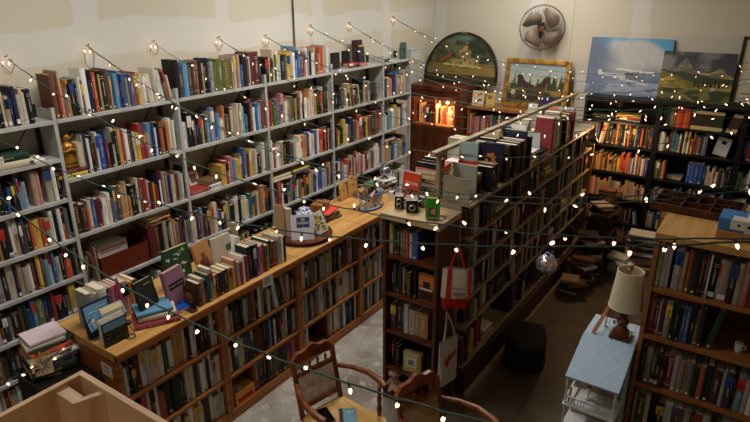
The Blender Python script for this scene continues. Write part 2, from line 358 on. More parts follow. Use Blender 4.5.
def row(fr, u0, u1, z, spec, where, h=.22, d=.165, back=.012, px=True, fill=True, t=.030, st=0, n0=0, hj=.028, maxh=None):
    U, V, _ = FR[fr]; W = Vector((0, 0, 1))
    if px: u0, u1 = upx(fr, u0, z+.05), upx(fr, u1, z+.05)
    toks = spec.split(); items = []
    for k in toks:
        if k[0] == '_': items.append(('gap', float(k[1:] or 3)/100)); continue
        if k[0] == '=': items.append(('stack', k[1:])); continue
        items.append(('b', parse(k)))
    def size(it):
        if it[0] == 'gap': return it[1]
        if it[0] == 'stack': return .2
        return it[1]['t']/max(.6, cos(rad(it[1]['tilt'])))
    def setup(it):
        if it[0] == 'b' and 't' not in it[1]: it[1]['t'] = max(.008, t*it[1]['f']*rng.uniform(.72, 1.3))
    for it in items: setup(it)
    span = u1-u0; letters = [i for i in items if i[0] == 'b']
    if fill and letters:
        while sum(map(size, items)) < span*.97:
            q = dict(rng.choice(letters)[1]); q.pop('t'); q['f'] = rng.choice([.7, 1, 1, 1.3]); q['tilt'] = 0
            if rng.random() < .5: q['h'] = None
            it = ('b', q); setup(it); items.append(it)
    pv = 0; ex = 0
    for it in items:
        if it[0] == 'b':
            sn = sin(rad(it[1]['tilt'])); ex += max(0, h*1.05*(sn-pv)); pv = sn
        else: pv = 0
    tot = sum(size(i) for i in items if i[0] == 'b'); fixed = ex+sum(size(i) for i in items if i[0] != 'b')
    k = (span-fixed)/tot if tot > 0 else 1
    if not fill: k = min(k, 1)
    for it in items:
        if it[0] == 'b': it[1]['t'] *= k
    u = u0; n = n0; prevh = 0; prevs = 0
    for it in items:
        if it[0] == 'gap': u += it[1]; prevh = prevs = 0; continue
        if it[0] == 'stack':
            zz = z
            for ch in it[1]:
                n += 1; tt = rng.uniform(.018, .036); w = rng.uniform(.155, .185)
                O = front(fr, u+w+.006, zz, back+rng.uniform(0, .02)); bk(O, W, V, -U, tt, d*rng.uniform(.8, 1), w, ch, where, n, pose='lying flat')
                zz += tt+.0012
            u += .2; prevh = prevs = 0; continue
        o = it[1]; n += 1; hh = o['h'] or max(.12, h+rng.gauss(0, hj))
        if maxh: hh = min(hh, maxh)
        th = rad(o['tilt']); u += max(0, min(hh, prevh or hh)*(sin(th)-prevs)); prevs, prevh = sin(th), hh; tt = o['t']; foot = tt/max(.6, cos(th))
        U2_ = U*cos(th)+W*sin(th); W2 = W*cos(th)-U*sin(th)
        off = 0 if th >= 0 else tt*sin(-th)
        O = front(fr, u, z+.0015+off, back+(rng.uniform(0, .018) if fr != 'C' else rng.uniform(-.014, .03)))
        x_ = bk(O, U2_, V, W2, max(.006, tt-.0008), d*rng.uniform(.82, 1.08), hh, o['c'], where, n, sticker=o['st'] or rng.random() < st); x_.tilt = o['tilt']
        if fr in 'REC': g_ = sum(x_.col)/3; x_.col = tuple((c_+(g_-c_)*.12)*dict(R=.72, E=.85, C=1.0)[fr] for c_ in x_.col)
        u += foot
    return n
def stack(x, y, z, cols, where, rot=0, w=(.17, .23), d=(.13, .17), spin=8, t=(.016, .038), n0=0):
    zz = z; n = n0
    for ch in cols:
        n += 1; a = rad(rot+180+rng.uniform(-spin, spin)); tt = rng.uniform(*t); ww = rng.uniform(*w); dd = rng.uniform(*d)
        U = Vector((0, 0, 1)); Wd = Vector((cos(a), sin(a), 0)); Vd = Wd.cross(U)   # U x V = W
        O = Vector((x, y, zz)) - Wd*ww/2 - Vd*dd/2
        bk(O, U, Vd, Wd, tt, dd, ww, ch, where, n, pose='lying flat'); zz += tt+.001
    return zz
# ---------------------------------------------------------------- grey metal bays on the left wall
S = [2.093, 1.709, 1.324, .945, .565, .185]
S0 = [2.093, 1.854, 1.59, 1.315, 1.052, .79, .53, .27, .06]
BAYN = ['nearest grey metal bay', 'metal bay with gold statue', 'metal bay with picture frame', 'metal bay fourth from camera', 'metal bay fifth from camera', 'metal bay at far corner']
BAYL = ['grey metal shelf bay nearest the camera, with closely spaced shelves', 'grey metal shelf bay holding the gold statue, second from the camera',
    'grey metal shelf bay holding a small picture frame, third from the camera', 'grey metal shelf bay fourth from the camera, white books filling its third shelf',
    'grey metal shelf bay fifth from the camera, leaning brown books on its second shelf', 'narrow grey metal shelf bay in the far corner beside the lit cabinet']
PB = [0, .914, 1.828, 2.742, 3.656, 4.57, 5.15]
for i in range(6):
    y0, y1 = PB[i], PB[i+1]; T = thing('metal_shelf_bay', BAYL[i], 'shelf', (0, y0, 0), 0, 'grey metal shelving along the left wall'); w = y1-y0
    ends = [0] + ([w] if i == 5 else [])
    for yy in ends:
        p = MB(); p.box((-.003, yy-.0115, 0), (0, yy+.0115, 2.17)); p.box((-.035, yy-.0015, 0), (-.003, yy+.0015, 2.17)); p.build('front_post', 'steel', T, bevel=.001)
        p = MB(); p.box((-.236, yy-.016, 0), (-.233, yy+.016, 2.17)); p.box((-.233, yy-.0015, 0), (-.2, yy+.0015, 2.17)); p.build('back_post', 'steel_dark', T)
        MB().box((-.199, yy-.001, 1.60), (-.036, yy+.001, 2.16)).build('side_panel', 'steel', T)
    for z in (S0 if i == 0 else S):
        ext = .30 if (i == 5 and z > 2) else 0
        p = MB(); p.box((-.232, .006, z-.006), (-.004, w-.006+ext, z)); p.box((-.004, .013, z-.022), (.002, w-.013+ext, z+.001)); p.box((-.232, .006, z-.022), (-.229, w-.006+ext, z-.006))
        p.build('shelf', 'steel', T, bevel=.001)
    p = MB(); p.bar((-.242, .02, .95), (-.242, w-.02, 2.08), .012, .002); p.bar((-.245, w-.02, .95), (-.245, .02, 2.08), .012, .002); p.build('cross_brace', 'steel_dark', T)
SH = ['top shelf', 'second shelf down', 'third shelf down', 'fourth shelf down', 'fifth shelf down', 'sixth shelf down', 'seventh shelf down', 'eighth shelf down', 'lowest shelf']
def L(bay, s, a, b, spec, **k):
    k.setdefault('h', .215); k['h'] *= 1.07 if bay else 1.0; k['maxh'] = max(k.get('maxh') or 0, .265) if bay else .235
    if s == 0: k['maxh'] = None
    z = (S0 if bay == 0 else S)[s]; a, b = upx('L', a, z+.05), upx('L', b, z+.05); a = max(a, PB[bay]+.018); b = min(b, PB[bay+1]-.018); k['px'] = False; row('L', a, b, z+.001, spec, SH[s]+', '+BAYN[bay], **k)
Yb = lambda bay, a=.02, b=None: dict(px=False)
# bay 0
L(0, 0, -20, 36, 'k n k D H! k i! a n n! e i w- k', h=.215, st=.3)
L(0, 2, -12, 33, 'i l> b k k b> k k c c', h=.2, t=.022, fill=True); L(0, 2, 37, 64, 'a4 s4 _3 e6+ w6 k', fill=False, h=.2, maxh=.24)
L(0, 3, -8, 73, 'w n+ d- k+ k! w a H H k R3 y3+ R3 e w k w R h', h=.205, t=.034, maxh=.235)
L(0, 4, -4, 82, 'H h+ k i+ n! a e+ w m D- y H c+ w b e k+ R+ k h', h=.2, t=.036, maxh=.235)
L(0, 5, -2, 84, 'e m! n h D+ B G b c o+ H n! r k+ k h y+ H', h=.19, t=.038, maxh=.23, st=.2)
L(0, 6, 0, 60, 'B H G B D k a D B', h=.19, t=.035, maxh=.23)
L(0, 7, 2, 40, 'w e i B R- a e w w e B k', h=.2, t=.03, maxh=.235)
# bay 1
L(1, 0, 57, 176, 'B7+ r a R- h q k+ k e w- B w8+ n k R k d- k+ B+ a- b c b n b+ a p+ r+ y i w+ i< w< i- w< w< B< R< i<', h=.215, t=.031)
L(1, 1, 83, 178, 'i4+ e- n w k m w b+ n r k+ i k y r m- w+ B n i y+ r+ r a c+ b w k+ R+ k q+ w+ w', h=.205, t=.03, maxh=.25)
L(1, 2, 78, 187, 'D4+ D3+ R1 i b+ m+ a- w+ w p t H+ q+ a q k+ k i B r+ e m+ y r n- w m a h+ n i+ o m e w', h=.21, t=.03, maxh=.245)
L(1, 3, 84, 103, 'a> B> a< a D', h=.19, fill=False); L(1, 3, 153, 192, 'm+ m k e k e q h m n e', h=.215, t=.034, maxh=.25)
L(1, 4, 92, 190, 'k D e k i D B k w e H k G D', h=.2, t=.034)
L(1, 5, 105, 200, 'D B G k m D B', h=.2, t=.034)
# bay 2
L(2, 0, 178, 264, 'k+ H c+ H+ x6+ R- k d- k n e+ o+ o+ o+ o a- i B- a b k+ B w- m7+ m7+ k', h=.225, t=.034)
L(2, 1, 184, 267, 'w+ h k+ k- B k G d k c b a c b c i+ q B+ k i a+ i e i c t+ k r w+ b w c r+', h=.205, t=.028, maxh=.25)
L(2, 2, 186, 192, 't+ h', fill=False, h=.21); L(2, 2, 224, 272, 'y+ r w s c y+ d- b i- m y a+ i k+ e w h', h=.2, t=.03, maxh=.245)
L(2, 3, 192, 276, 'i w m+ c B n a q w+ h b k m a p k+ w w k i+ w i t a B+ i a q8+ g n k', h=.205, t=.03, maxh=.25)
L(2, 4, 200, 278, 'k i e B D w G a k i', h=.2, t=.032)
L(2, 5, 215, 285, 'D B k', h=.2, t=.034)
# bay 3
L(3, 0, 268, 330, 'k+ i B i g w e k+ B y+ a w c b+ B+ s w R- c k w a H R+ R+ a e w', h=.21, t=.028)
L(3, 1, 269, 333, 'R r g+ p+ a s w e h o k- d k B- i k w+ i q- i+ d k+ k R- w- k+ k l', h=.2, t=.028, maxh=.245)
L(3, 2, 273, 334, 'w r w+ i a k+ k m H e w+ w i q+ b m w i+ b+ w R+ k R- k', h=.2, t=.029, maxh=.25)
L(3, 3, 277, 334, 'd r+ w k k a h k+ e w g q B k k y e b- H w b+ b', h=.2, t=.03, maxh=.245)
L(3, 4, 280, 335, 'w i k e D n', h=.2, t=.03)
# bay 4
L(4, 1, 335, 379, 'k6+ G+ k6 H+ h i< B< a< B< m< B< k< a<', h=.19, t=.034)
L(4, 2, 337, 382, 'k B y- k G+ y7+ i B n7+ B+ d- a r7+ r6 m k', h=.2, t=.032, maxh=.25)
L(4, 3, 337, 382, 'k+ w b- R- c w+ R B e r i m s a w', h=.19, t=.03, maxh=.245)
L(4, 4, 338, 383, 'k i e D', h=.2, t=.03)
# bay 5
L(5, 1, 385, 408, 'y+ H i+ s a m+ b i d', h=.215, t=.032, maxh=.25)
L(5, 2, 386, 408, 'i w k c+ e w l y d i', h=.21, t=.03, maxh=.25)
L(5, 3, 386, 408, 'a q+ d a b h i e c', h=.2, t=.034, maxh=.245)
L(5, 4, 386, 412, 'D e B k w', h=.2)
# flat stacks on the shelves
def lstack(bay, s, px, cols, **k):
    z = (S0 if bay == 0 else S)[s]; y = upx('L', px, z); stack(-.1, y, z+.002, cols, SH[s]+', '+BAYN[bay], 90, n0=100, **k)
lstack(0, 1, 12, 'iG', w=(.24, .3), d=(.17, .2), t=(.02, .045)); lstack(0, 1, 30, 'w', w=(.2, .22), d=(.15, .17))
lstack(1, 1, 76, 'ym', w=(.19, .2), d=(.15, .16), spin=2, t=(.024, .03))
lstack(2, 2, 203, 'r', w=(.2, .21), d=(.16, .17), t=(.03, .035)); lstack(2, 2, 219, 'wwBB', w=(.16, .18), d=(.14, .15), t=(.016, .022), spin=3)
lstack(4, 0, 357, 'Gr', w=(.17, .18), d=(.14, .15), t=(.018, .022)); lstack(4, 0, 366, 's', w=(.15, .16), d=(.14, .15))
lstack(5, 0, 390, 'ke', w=(.15, .16), d=(.13, .14))
# ---------------------------------------------------------------- low oak bookcases
LOW = [(.53, 1.278), (1.282, 2.038), (2.042, 2.848), (2.852, 3.65)]
LOWN = ['low bookcase with paper notice', 'low bookcase with yellow box', 'low bookcase under round tray', 'low bookcase under blue planter']
LOWL = ['low oak bookcase with a paper notice on its open end', 'low oak bookcase with a yellow box on its bottom shelf', 'low oak bookcase under the round wooden tray', 'low oak bookcase under the blue and white planter']
LZ = [.645, .35, .075]
XW, XWB, HZ = .905, .31, .965
for i, (y0, y1) in enumerate(LOW):
    T = thing('low_bookcase', LOWL[i], 'bookcase', (XWB, y0, 0), 0, 'low oak bookcases'); w = y1-y0; D_ = XW-XWB
    MB().box((-.004, 0, HZ-.05), (D_+.008, w, HZ)).build('top', 'oaktop', T, bevel=.002)
    MB().box((D_-.012, .0, HZ-.052), (D_+.012, w, HZ-.004)).build('fascia', 'oak', T, bevel=.002)
    for yy in (0, w-.024): MB().box((0, yy, 0), (D_, yy+.024, HZ-.052)).build('side_panel', 'oak', T, bevel=.001)
    for z in LZ: MB().box((.292, .025, z-.022), (D_-.004, w-.025, z)).build('shelf', 'oak', T, bevel=.001)
    MB().box((.02, .025, 0), (D_-.001, w-.025, LZ[2]-.023)).build('plinth', 'oak', T)
    MB().box((0, .025, .08), (.006, w-.025, HZ-.052)).box((.285, .025, .08), (.291, w-.025, HZ-.052)).build('back_panel', 'walnut', T)
for i, (a, b) in enumerate([(212, 4), (300, 6)]): pass
LS = ['top row', 'middle row', 'bottom row']
def Wr(i, s, spec, a=.03, b=None, **k):
    y0, y1 = LOW[i]; k.setdefault('h', .225); k.setdefault('t', .028)
    row('W', y0+a, y1-(b if b is not None else .03), LZ[s]+.001, spec, LS[s]+', '+LOWN[i], px=False, back=.02, maxh=.262 if s < 2 else .243, **k)
Wr(0, 0, 'e- w k G m+ w e+ i+ w H w+ d+ d i o- k w+ k D k H i w')
Wr(0, 1, 'b g w n e m w7 r+ k+ k+ k n e i n B w w')
Wr(0, 2, 'w e i k y w+ e D w i')
Wr(1, 0, 'w w a- G k D k e+ o+ p R- k+ w a n i k w< G< G< a< i', h=.215)
Wr(1, 1, 'a k g e i H n+ D n m+ m k n c k w k D i', h=.215)
Wr(1, 2, 'B6+ D6+ D6+ D6+ B6+ D6 D6+ s6 r6+ r6', a=.25, h=.24, t=.05)
Wr(2, 0, 'o6 w k e o+ o w k e+ a- D w+ i- D H k i n+ r- m e w', h=.23)
Wr(2, 1, 'k w e H n e- r h i+ e h k k i i k i i w+ i', h=.225)
Wr(2, 2, 'k e w _22 m s i o w+ i b w e k', h=.22)
Wr(3, 0, 'w e k w e m i w H k', h=.225); Wr(3, 1, 'D e k i H w y k', h=.225); Wr(3, 2, 'e H k w n e', h=.225)
# yellow box, facing book, paper notices
T = thing('carton', 'yellow and white box lying on the bottom shelf of the low bookcase', 'box', (.80, 1.43, LZ[2]+.002))
MB().box((-.09, -.09, 0), (.09, .09, .10)).build('carton_body', plain('yellow carton', (214, 150, 40)), T, bevel=.003)
MB().lathe([(0, .0), (.035, .0), (.035, .002), (0, .002)], (.04, -.03, .1), 20).build('round_label', 'paper', T); MB().box((.0905, -.07, .015), (.092, .07, .05)).build('lower_band', 'red', T)
def notice(parent_loc, n, lab, X=.921):
    T = thing('paper_notice', lab, 'notice', parent_loc); MB().box((0, -.05, -.04), (.0012, .05, .04)).build('sheet', 'paper', T)
    p = MB()
    for k in range(4): p.box((.0012, -.035, .022-.014*k), (.0018, .03-.01*(k % 2), .026-.014*k))
    p.build('print', 'ink', T); return T
n1 = notice((.80, .5272, .83), 4, 'white paper notice taped to the end of the low bookcase'); n1.rotation_euler = (0, 0, -pi/2)
notice((.919, 1.70, .925), 4, 'white paper label hanging from the low bookcase edge near the yellow book', .921)
# ---------------------------------------------------------------- dark end bookcase with the bags
EX0, EX1, EY0, EY1, EZ = 1.628, 2.045, 2.094, 2.395, 1.465
T = thing('end_bookcase', 'narrow dark bookcase with cameras on top at the aisle end', 'bookcase', (EX0, EY0, 0)); w = EX1-EX0; d_ = EY1-EY0
MB().box((-.015, -.015, EZ-.04), (w+.012, d_, EZ)).build('top', noise_mat('pale laminate top', (176, 146, 104), (196, 168, 128), 6, .45), T, bevel=.003)
for xx in (0, w-.022): MB().box((xx, 0, 0), (xx+.022, d_, EZ-.042)).build('side_panel', 'walnut', T, bevel=.001)
MB().box((.023, d_-.008, .02), (w-.023, d_-.001, EZ-.042)).build('back_panel', 'walnut', T)
EZS = [1.16, .876, .58, .275]
for z in EZS: MB().box((.023, .006, z-.02), (w-.023, d_-.009, z)).build('shelf', 'mahog', T, bevel=.001)
MB().box((.023, .004, 0), (w-.023, .02, .045)).build('plinth', 'walnut', T); MB().box((.023, .004, .046), (w-.023, d_-.009, .062)).build('bottom_board', 'mahog', T)
EN = 'dark bookcase with tote bags'
def Er(s, a, b, spec, **k):
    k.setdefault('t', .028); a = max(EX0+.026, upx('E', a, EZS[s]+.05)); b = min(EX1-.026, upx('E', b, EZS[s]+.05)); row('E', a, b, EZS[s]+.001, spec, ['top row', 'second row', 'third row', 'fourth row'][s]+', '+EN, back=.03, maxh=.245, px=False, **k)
Er(0, 386, 414, 'i y4- B3- G3 G3 g3 r3 R3 i2 b3+', h=.2, d=.2, fill=False, t=.04)
Er(1, 388, 413, 'k t- k D+ a- k B+ _2 k', h=.21, d=.2, fill=False, t=.034)
Er(2, 388, 424, 'm4 D4 t4- w5- i3+ a3 d3+', h=.2, d=.22, fill=False, t=.045)
Er(3, 389, 396, 'k H k', h=.19, d=.18, fill=False); Er(3, 424, 431, 'D< k<', h=.18, d=.18, fill=False)
# ---------------------------------------------------------------- long double sided tan shelving
CX, CXL, CY0, CY1 = 2.1, 1.60, 2.42, 5.42
CZ = [1.5, 1.265, 1.03, .80, .575, .245]
T = thing('double_sided_shelving', 'long tan metal double-sided shelving with a raised top rail', 'shelving', (0, CY0, 0)); w = CY1-CY0
for yy in (.0, w*.36, w*.68, w-.03):
    MB().box((1.835, yy, 0), (1.865, yy+.03, 1.80)).build('post', 'tan', T, bevel=.002)
p = MB(); p.bar((1.85, -.09, 1.835), (1.85, w+.1, 1.795), .045, .022); p.build('top_rail', 'tan', T, bevel=.002)
for z in CZ:
    for x0, x1 in ((1.868, CX), (CXL, 1.832)):
        MB().box((x0, .005, z-.012), (x1, w-.005, z)).build('shelf', 'tan', T)
        MB().box((x1-.006 if x1 > 2 else x0, .004, z-.02), (x1+.002 if x1 > 2 else x0+.006, w-.004, z+.001)).build('shelf_lip', 'tan', T, bevel=.001)
MB().box((CXL, -.016, .0), (CX-.058, -.002, 1.49)).build('end_panel', 'beige', T)
MB().box((CXL, w+.002, .0), (CX+.02, w+.016, 1.53)).build('end_panel', 'tan', T)
MB().box((CXL+.02, .01, 0), (CX+.03, w-.01, .21)).build('base', noise_mat('worn base board', (58, 36, 22), (96, 62, 38), 3, .6, 0, 0, (1, .3, 1)), T)
MB().box((CX+.031, .0, 0), (CX+.06, w, .035)).build('base_trim', 'tan', T)
MB().box((1.87, w-.55, 1.503), (CX+.0, w-.02, 1.512)).build('end_tray', 'beige', T)
CN_ = 'long tan shelving'
CS = ['top deck', 'second row down', 'third row down', 'fourth row down', 'fifth row down', 'lowest row']
def Cr(s, a, b, spec, **k): k.setdefault('t', .03); k.setdefault('back', .012); row('C', a, b, CZ[s]+.004, spec, CS[s]+', '+CN_, px=k.pop('px', False), **k)
Cr(0, 2.76, 2.90, 'k m k m D', h=.165, t=.03, d=.17, maxh=.175)
Cr(0, 3.02, 3.12, 'k D B', h=.2, t=.03)
stack(1.95, 2.66, CZ[0]+.004, 'DkBa', 'by beige divider, '+'long tan shelving', 90, n0=10, w=(.16, .17), d=(.16, .18), t=(.03, .036), spin=3)
Cr(0, 3.14, 3.55, 'n6 k6+ n H B k m6+ D k n', h=.25, t=.034, d=.2)
Cr(0, 3.60, 4.0, '=wkw w< i< w< =ik', h=.22, t=.032)
Cr(0, 4.02, 4.72, 'r9+ w9 i8+ w8 a< i< a< D< k< B< a< D< B< D<', h=.24, t=.04, d=.165)
mixs = ['B D k a m n H i D r k i G x D e', 'D k B x e G m a i n o B k', 'B k D H e m i k B a n G', 'D k x i m k H G e', 'k D B H m x a i']
for s in range(1, 5):
    y = CY0+.03; j = 0; mh = (CZ[s-1]-CZ[s])-.045
    while y < CY1-.25:
        L_ = rng.uniform(.32, .62); L_ = min(L_, CY1-.05-y); r = random.Random(s*17+j).random()
        if r < .2: Cr(s, y, y+.2, '='+''.join(rng.choice('wkDcyBamR') for _ in range(3)), n0=j*20, h=mh); y += .22
        else:
            sp = mixs[(s+j) % 5].split(); rng.shuffle(sp); sp = sp[:9]
            if r > .7: sp = [q+'<' for q in sp[:3]]+sp[3:]
            Cr(s, y, y+L_, ' '.join(sp), h=mh-.02, maxh=mh, n0=j*20, t=.03); y += L_+.03
        j += 1
Cr(5, CY0+.03, 3.05, 'B D x d o D y k n+ r5+ D _5 =wRw', h=.2, t=.034, maxh=.27); Cr(5, 3.35, 5.3, 'k D _6 B k k D i _8 D k =Dk B m', h=.22, t=.034, maxh=.27, n0=40)
# far-side top books seen over the rail
def Lside(y0, y1, spec, n0, **k):
    global FR
    FR['X'] = (Vector((0, 1, 0)), Vector((-1, 0, 0)), 1.82)
    row('X', y0, y1, CZ[0]+.004, spec, 'far side of top deck, '+CN_, px=False, n0=n0, d=.17, **k)
Lside(2.50, 2.62, 'k4 o3+ k4', 60, h=.2, t=.03); Lside(3.0, 3.2, 'i8+ i8 e8', 66, h=.26, t=.035, fill=False)
Lside(3.35, 3.9, 'a b w e h k D i', 70, h=.2, t=.035); Lside(4.0, 4.8, '=www w e i w =wiw e a i w h r', 80, h=.2, t=.032)
stack(1.72, 2.60, CZ[0]+.004, 'GwkiyR', 'behind red book, top deck, '+CN_, 90, n0=120, w=(.2, .26), d=(.16, .2)); stack(1.73, 2.98, CZ[0]+.004, 'kwiew', 'behind the rail, top deck, '+CN_, 90, n0=130)
# ---------------------------------------------------------------- front right bookcase
RX0, RX1, RY0, RY1, RZ = 3.237, 4.14, 2.3, 2.66, 1.62
T = thing('oak_bookcase', 'tall honey oak bookcase full of old hardbacks beside the dolls house', 'bookcase', (RX0, RY0, 0)); w = RX1-RX0; d_ = RY1-RY0
MB().box((-.004, -.006, RZ-.04), (w, d_, RZ)).build('top', 'oaktop', T, bevel=.002)
for xx in (0, w-.024): MB().box((xx, 0, 0), (xx+.024, d_, RZ-.041)).build('side_panel', 'honey', T, bevel=.001)
MB().box((.025, d_-.008, 0), (w-.025, d_-.001, RZ-.041)).build('back_panel', 'walnut', T)
RZS = [1.302, 1.003, .68, .375, .09]
for z in RZS: MB().box((.025, .0, z-.024), (w-.025, d_-.009, z)).build('shelf', 'honey', T, bevel=.001)
MB().box((.025, .004, 0), (w-.025, .02, .064)).build('plinth', 'honey', T)
RN = 'oak bookcase under blue box'
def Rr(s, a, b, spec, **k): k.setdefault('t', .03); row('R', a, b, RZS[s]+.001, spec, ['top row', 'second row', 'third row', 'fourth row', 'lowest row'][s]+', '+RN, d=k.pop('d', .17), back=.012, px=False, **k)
Rr(0, 3.265, 3.345, 'i7- i6 e5-', h=.25, t=.026, fill=False)
Rr(0, 3.345, 3.86, 'e6+ d5 R6 D6+ D6 m6 w6- k5+! w5- a5+! D6+ i5+ s6+ R6 a6 p6+ B6+! D6+ x6', h=.24, t=.034, maxh=.262)
Rr(1, 3.265, 3.54, 'r5+ m4 e4- m5 a5+ G5 G4 k b4 b4 G5+ d4- B6 n5', h=.225, t=.03, maxh=.255); Rr(1, 3.56, 3.66, 'G>', h=.22, fill=False, maxh=.235)
Rr(2, 3.27, 4.09, 'k a5+ B4! m5! x4 r5+ e5 a4 q4- h4 D R4 G5+ m4+ e5 H5+ k c5+ a4 w5 m5+ x4 m5 r4+ i5 k5 h5 i4 D', h=.225, t=.031, maxh=.27)
Rr(3, 3.27, 4.09, 'a5- B5+ i- k6! k w5 P4+ a4 k4- r4 i4 D B4 w4', h=.215, t=.034, maxh=.255)
Rr(4, 3.27, 4.09, 'D B k m', h=.21, t=.034, maxh=.25)
b = bk((3.30, 2.33, RZS[1]+.245+.02), (0, 0, 1), (0, 1, 0), (1, 0, 0), .014, .16, .24, 'R', label='thin orange-red book lying across the second row of the oak bookcase', must=1) 
b.O = Vector((3.27+.245, 2.32, RZS[1]+.2575)); b.W = Vector((-1, 0, 0))
# rear twin carrying the type tray
T = thing('oak_bookcase', 'second oak bookcase standing back to back behind the honey oak one', 'bookcase', (3.2, 2.67, 0)); w = .93; d_ = .34
MB().box((0, 0, RZ-.04), (w, d_, RZ-.006)).build('top', 'oaktop', T, bevel=.002)
for xx in (0, w-.024): MB().box((xx, 0, 0), (xx+.024, d_, RZ-.041)).build('side_panel', 'honey', T)
MB().box((.025, .001, 0), (w-.025, .008, RZ-.041)).build('back_panel', 'walnut', T)
for z in RZS: MB().box((.025, .009, z-.024), (w-.025, d_, z)).build('shelf', 'honey', T)
# ---------------------------------------------------------------- black bookcases on the back wall
KX = [1.858, 2.640, 3.422, 4.204]; KY0, KY1 = 5.85, 6.13; KZ = [1.48, 1.215, .905, .605, .325, .075]; KT = 1.735
KN = ['black bookcase under plane painting', 'black bookcase under mountain painting', 'black bookcase under framed chart']
KL = ['black bookcase standing under the biplane painting', 'black bookcase standing under the mountain painting', 'black bookcase at the right edge under the framed chart']
for i in range(3):
    T = thing('black_bookcase', KL[i], 'bookcase', (KX[i], KY0, 0), 0, 'black bookcases along the back wall'); w = KX[i+1]-KX[i]-.003; d_ = KY1-KY0
    MB().box((0, -.004, KT-.03), (w, d_, KT)).build('top', 'blackwood', T, bevel=.002)
    for xx in (0, w-.024): MB().box((xx, 0, 0), (xx+.024, d_, KT-.031)).build('side_panel', 'blackwood', T, bevel=.001)
    MB().box((.025, d_-.008, 0), (w-.025, d_-.001, KT-.031)).build('back_panel', 'blackwood', T)
    for z in KZ: MB().box((.025, .0, z-.024), (w-.025, d_-.009, z)).build('shelf', 'blackwood', T, bevel=.001)
    MB().box((.025, .01, 0), (w-.025, .02, KZ[-1]-.025)).build('plinth', 'blackwood', T)
KS = ['top row', 'second row', 'third row', 'fourth row', 'fifth row', 'lowest row']
def Kr(i, s, a, b, spec, **k):
    k.setdefault('t', .027); k.setdefault('h', .19); k.setdefault('maxh', .235)
    a = a if a is not None else KX[i]+.03; row('K', a, b, KZ[s]+.001, spec, KS[s]+', '+KN[i], px=False, back=.02, d=.14, **k)
def kx(px, py): return at(px, py, Y=5.87).x
# bay A
stack(2.06, 5.98, KZ[0]+.002, 'kkH', 'top row, '+KN[0], 0, n0=50, w=(.22, .26), t=(.012, .02)); stack(2.33, 5.98, KZ[0]+.002, 'ery', 'top row, '+KN[0], 0, n0=55, w=(.24, .27)); stack(2.20, 6.0, KZ[0]+.002, 'dk', 'top row, '+KN[0], 8, n0=60, w=(.05, .06), d=(.1, .12))
Kr(0, 1, 1.95, 2.605, 'n5 b5 b5 b5 n5 w6> a6> B6- G- k5 B k5 q5 n k6 k6 i- k6 R5 k6 k5 c k6 k5 R4 k5 B k6', t=.024, h=.215)
Kr(0, 2, 1.95, 2.43, 'a r- B- R- B- r- x q+ d+ B d B k q d+ o+ d g y R+ r+ R+ h', t=.021, h=.18); Kr(0, 2, 2.435, 2.605, 'w- b w q- i x', t=.024, h=.175)
Kr(0, 3, 1.95, 2.605, 'B R x R i s r- i- a+ q+ a a h a i+ a q a+ i s- a i a', t=.024, h=.185)
Kr(0, 4, 1.96, 2.2, 'i+ a R B i B a k', t=.022, h=.17); Kr(0, 4, 2.27, 2.34, 'a- i- c- r-', t=.02, h=.19, fill=False); Kr(0, 4, 2.44, 2.52, 'h k B', h=.17, t=.022, fill=False); Kr(0, 4, 2.525, 2.6, 'w< i< h< n<', h=.15, t=.018, fill=False)
b = bk((2.35, 5.88, KZ[4]+.002), (0, 1, 0), (1, 0, 0), (0, 0, -1), .02, .1, .17, 'x'); b.O = Vector((2.432, 5.88, KZ[4]+.002)); b.U = Vector((0, 1, 0)); b.V = Vector((-1, 0, 0)); b.W = Vector((0, 0, 1)); b.d = .085; b.where = 'fifth row face out, '+KN[0]; b.n = 90
Kr(0, 5, 1.92, 2.50, 'B> q> B> R> i> k> q> r> q> B> a>', h=.17, t=.024)
# bay B
Kr(1, 0, 2.67, 2.80, 'G H G o o', h=.2, t=.026)
for k in range(2):
    x0 = 2.803+k*.07; b = bk((x0, 5.868, KZ[0]+.002), (1, 0, 0), (0, 1, 0), (0, 0, 1), .068-.006*k, .16, .215-.012*k, (176, 76, 48), 'top row, '+KN[1], k+1, deco='none'); b.cname = 'brick-red'
def bandset(x0, x1, n, tilt):
    for k in range(n):
        x = x0+(x1-x0)*k/n; tt = (x1-x0)/n-.001; th = rad(tilt); U = Vector((cos(th), 0, sin(th))); W = Vector((-sin(th), 0, cos(th)))
        off = 0 if th >= 0 else tt*sin(-th)
        b = bk((x, 5.875, KZ[0]+.002+off), U, (0, 1, 0), W, tt, .15, .195, (66, 46, 30) if k < 11 or n < 9 else (48, 52, 40), 'cream-banded set on top row, '+KN[1], k+1, pages=(214, 196, 150)); b.deco = 'bands'; b.cname = 'dark brown' if k < 11 or n < 9 else 'dark grey'
bandset(2.945, 3.235, 17, 0); bandset(3.262, 3.36, 5, -17)
for b in BOOKS[-22:]: b.must = None
Kr(1, 1, 2.67, 3.13, 'w+ w+ i t P m m t t c b y b- k i y w r y q m p q m g c p+', h=.2, t=.021)
Kr(1, 2, 2.67, 2.78, 'q o+ o q r-', h=.185, t=.025); stack(2.87, 5.98, KZ[2]+.002, 'ah', 'third row, '+KN[1], 0, n0=50, w=(.16, .18), d=(.1, .12), t=(.02, .03))
Kr(1, 2, 2.99, 3.39, 'b4+ b4+ b4+ b4+ n3+ i a+ i d- w B m h n+ k', h=.185, t=.026)
Kr(1, 3, 2.67, 3.39, 'c t+ R+ a i+ h c c b k a- s i- k q i n d k i w s i k', h=.18, t=.025); Kr(1, 4, 2.67, 3.3, 'w i h n y B a k', h=.17, t=.026)
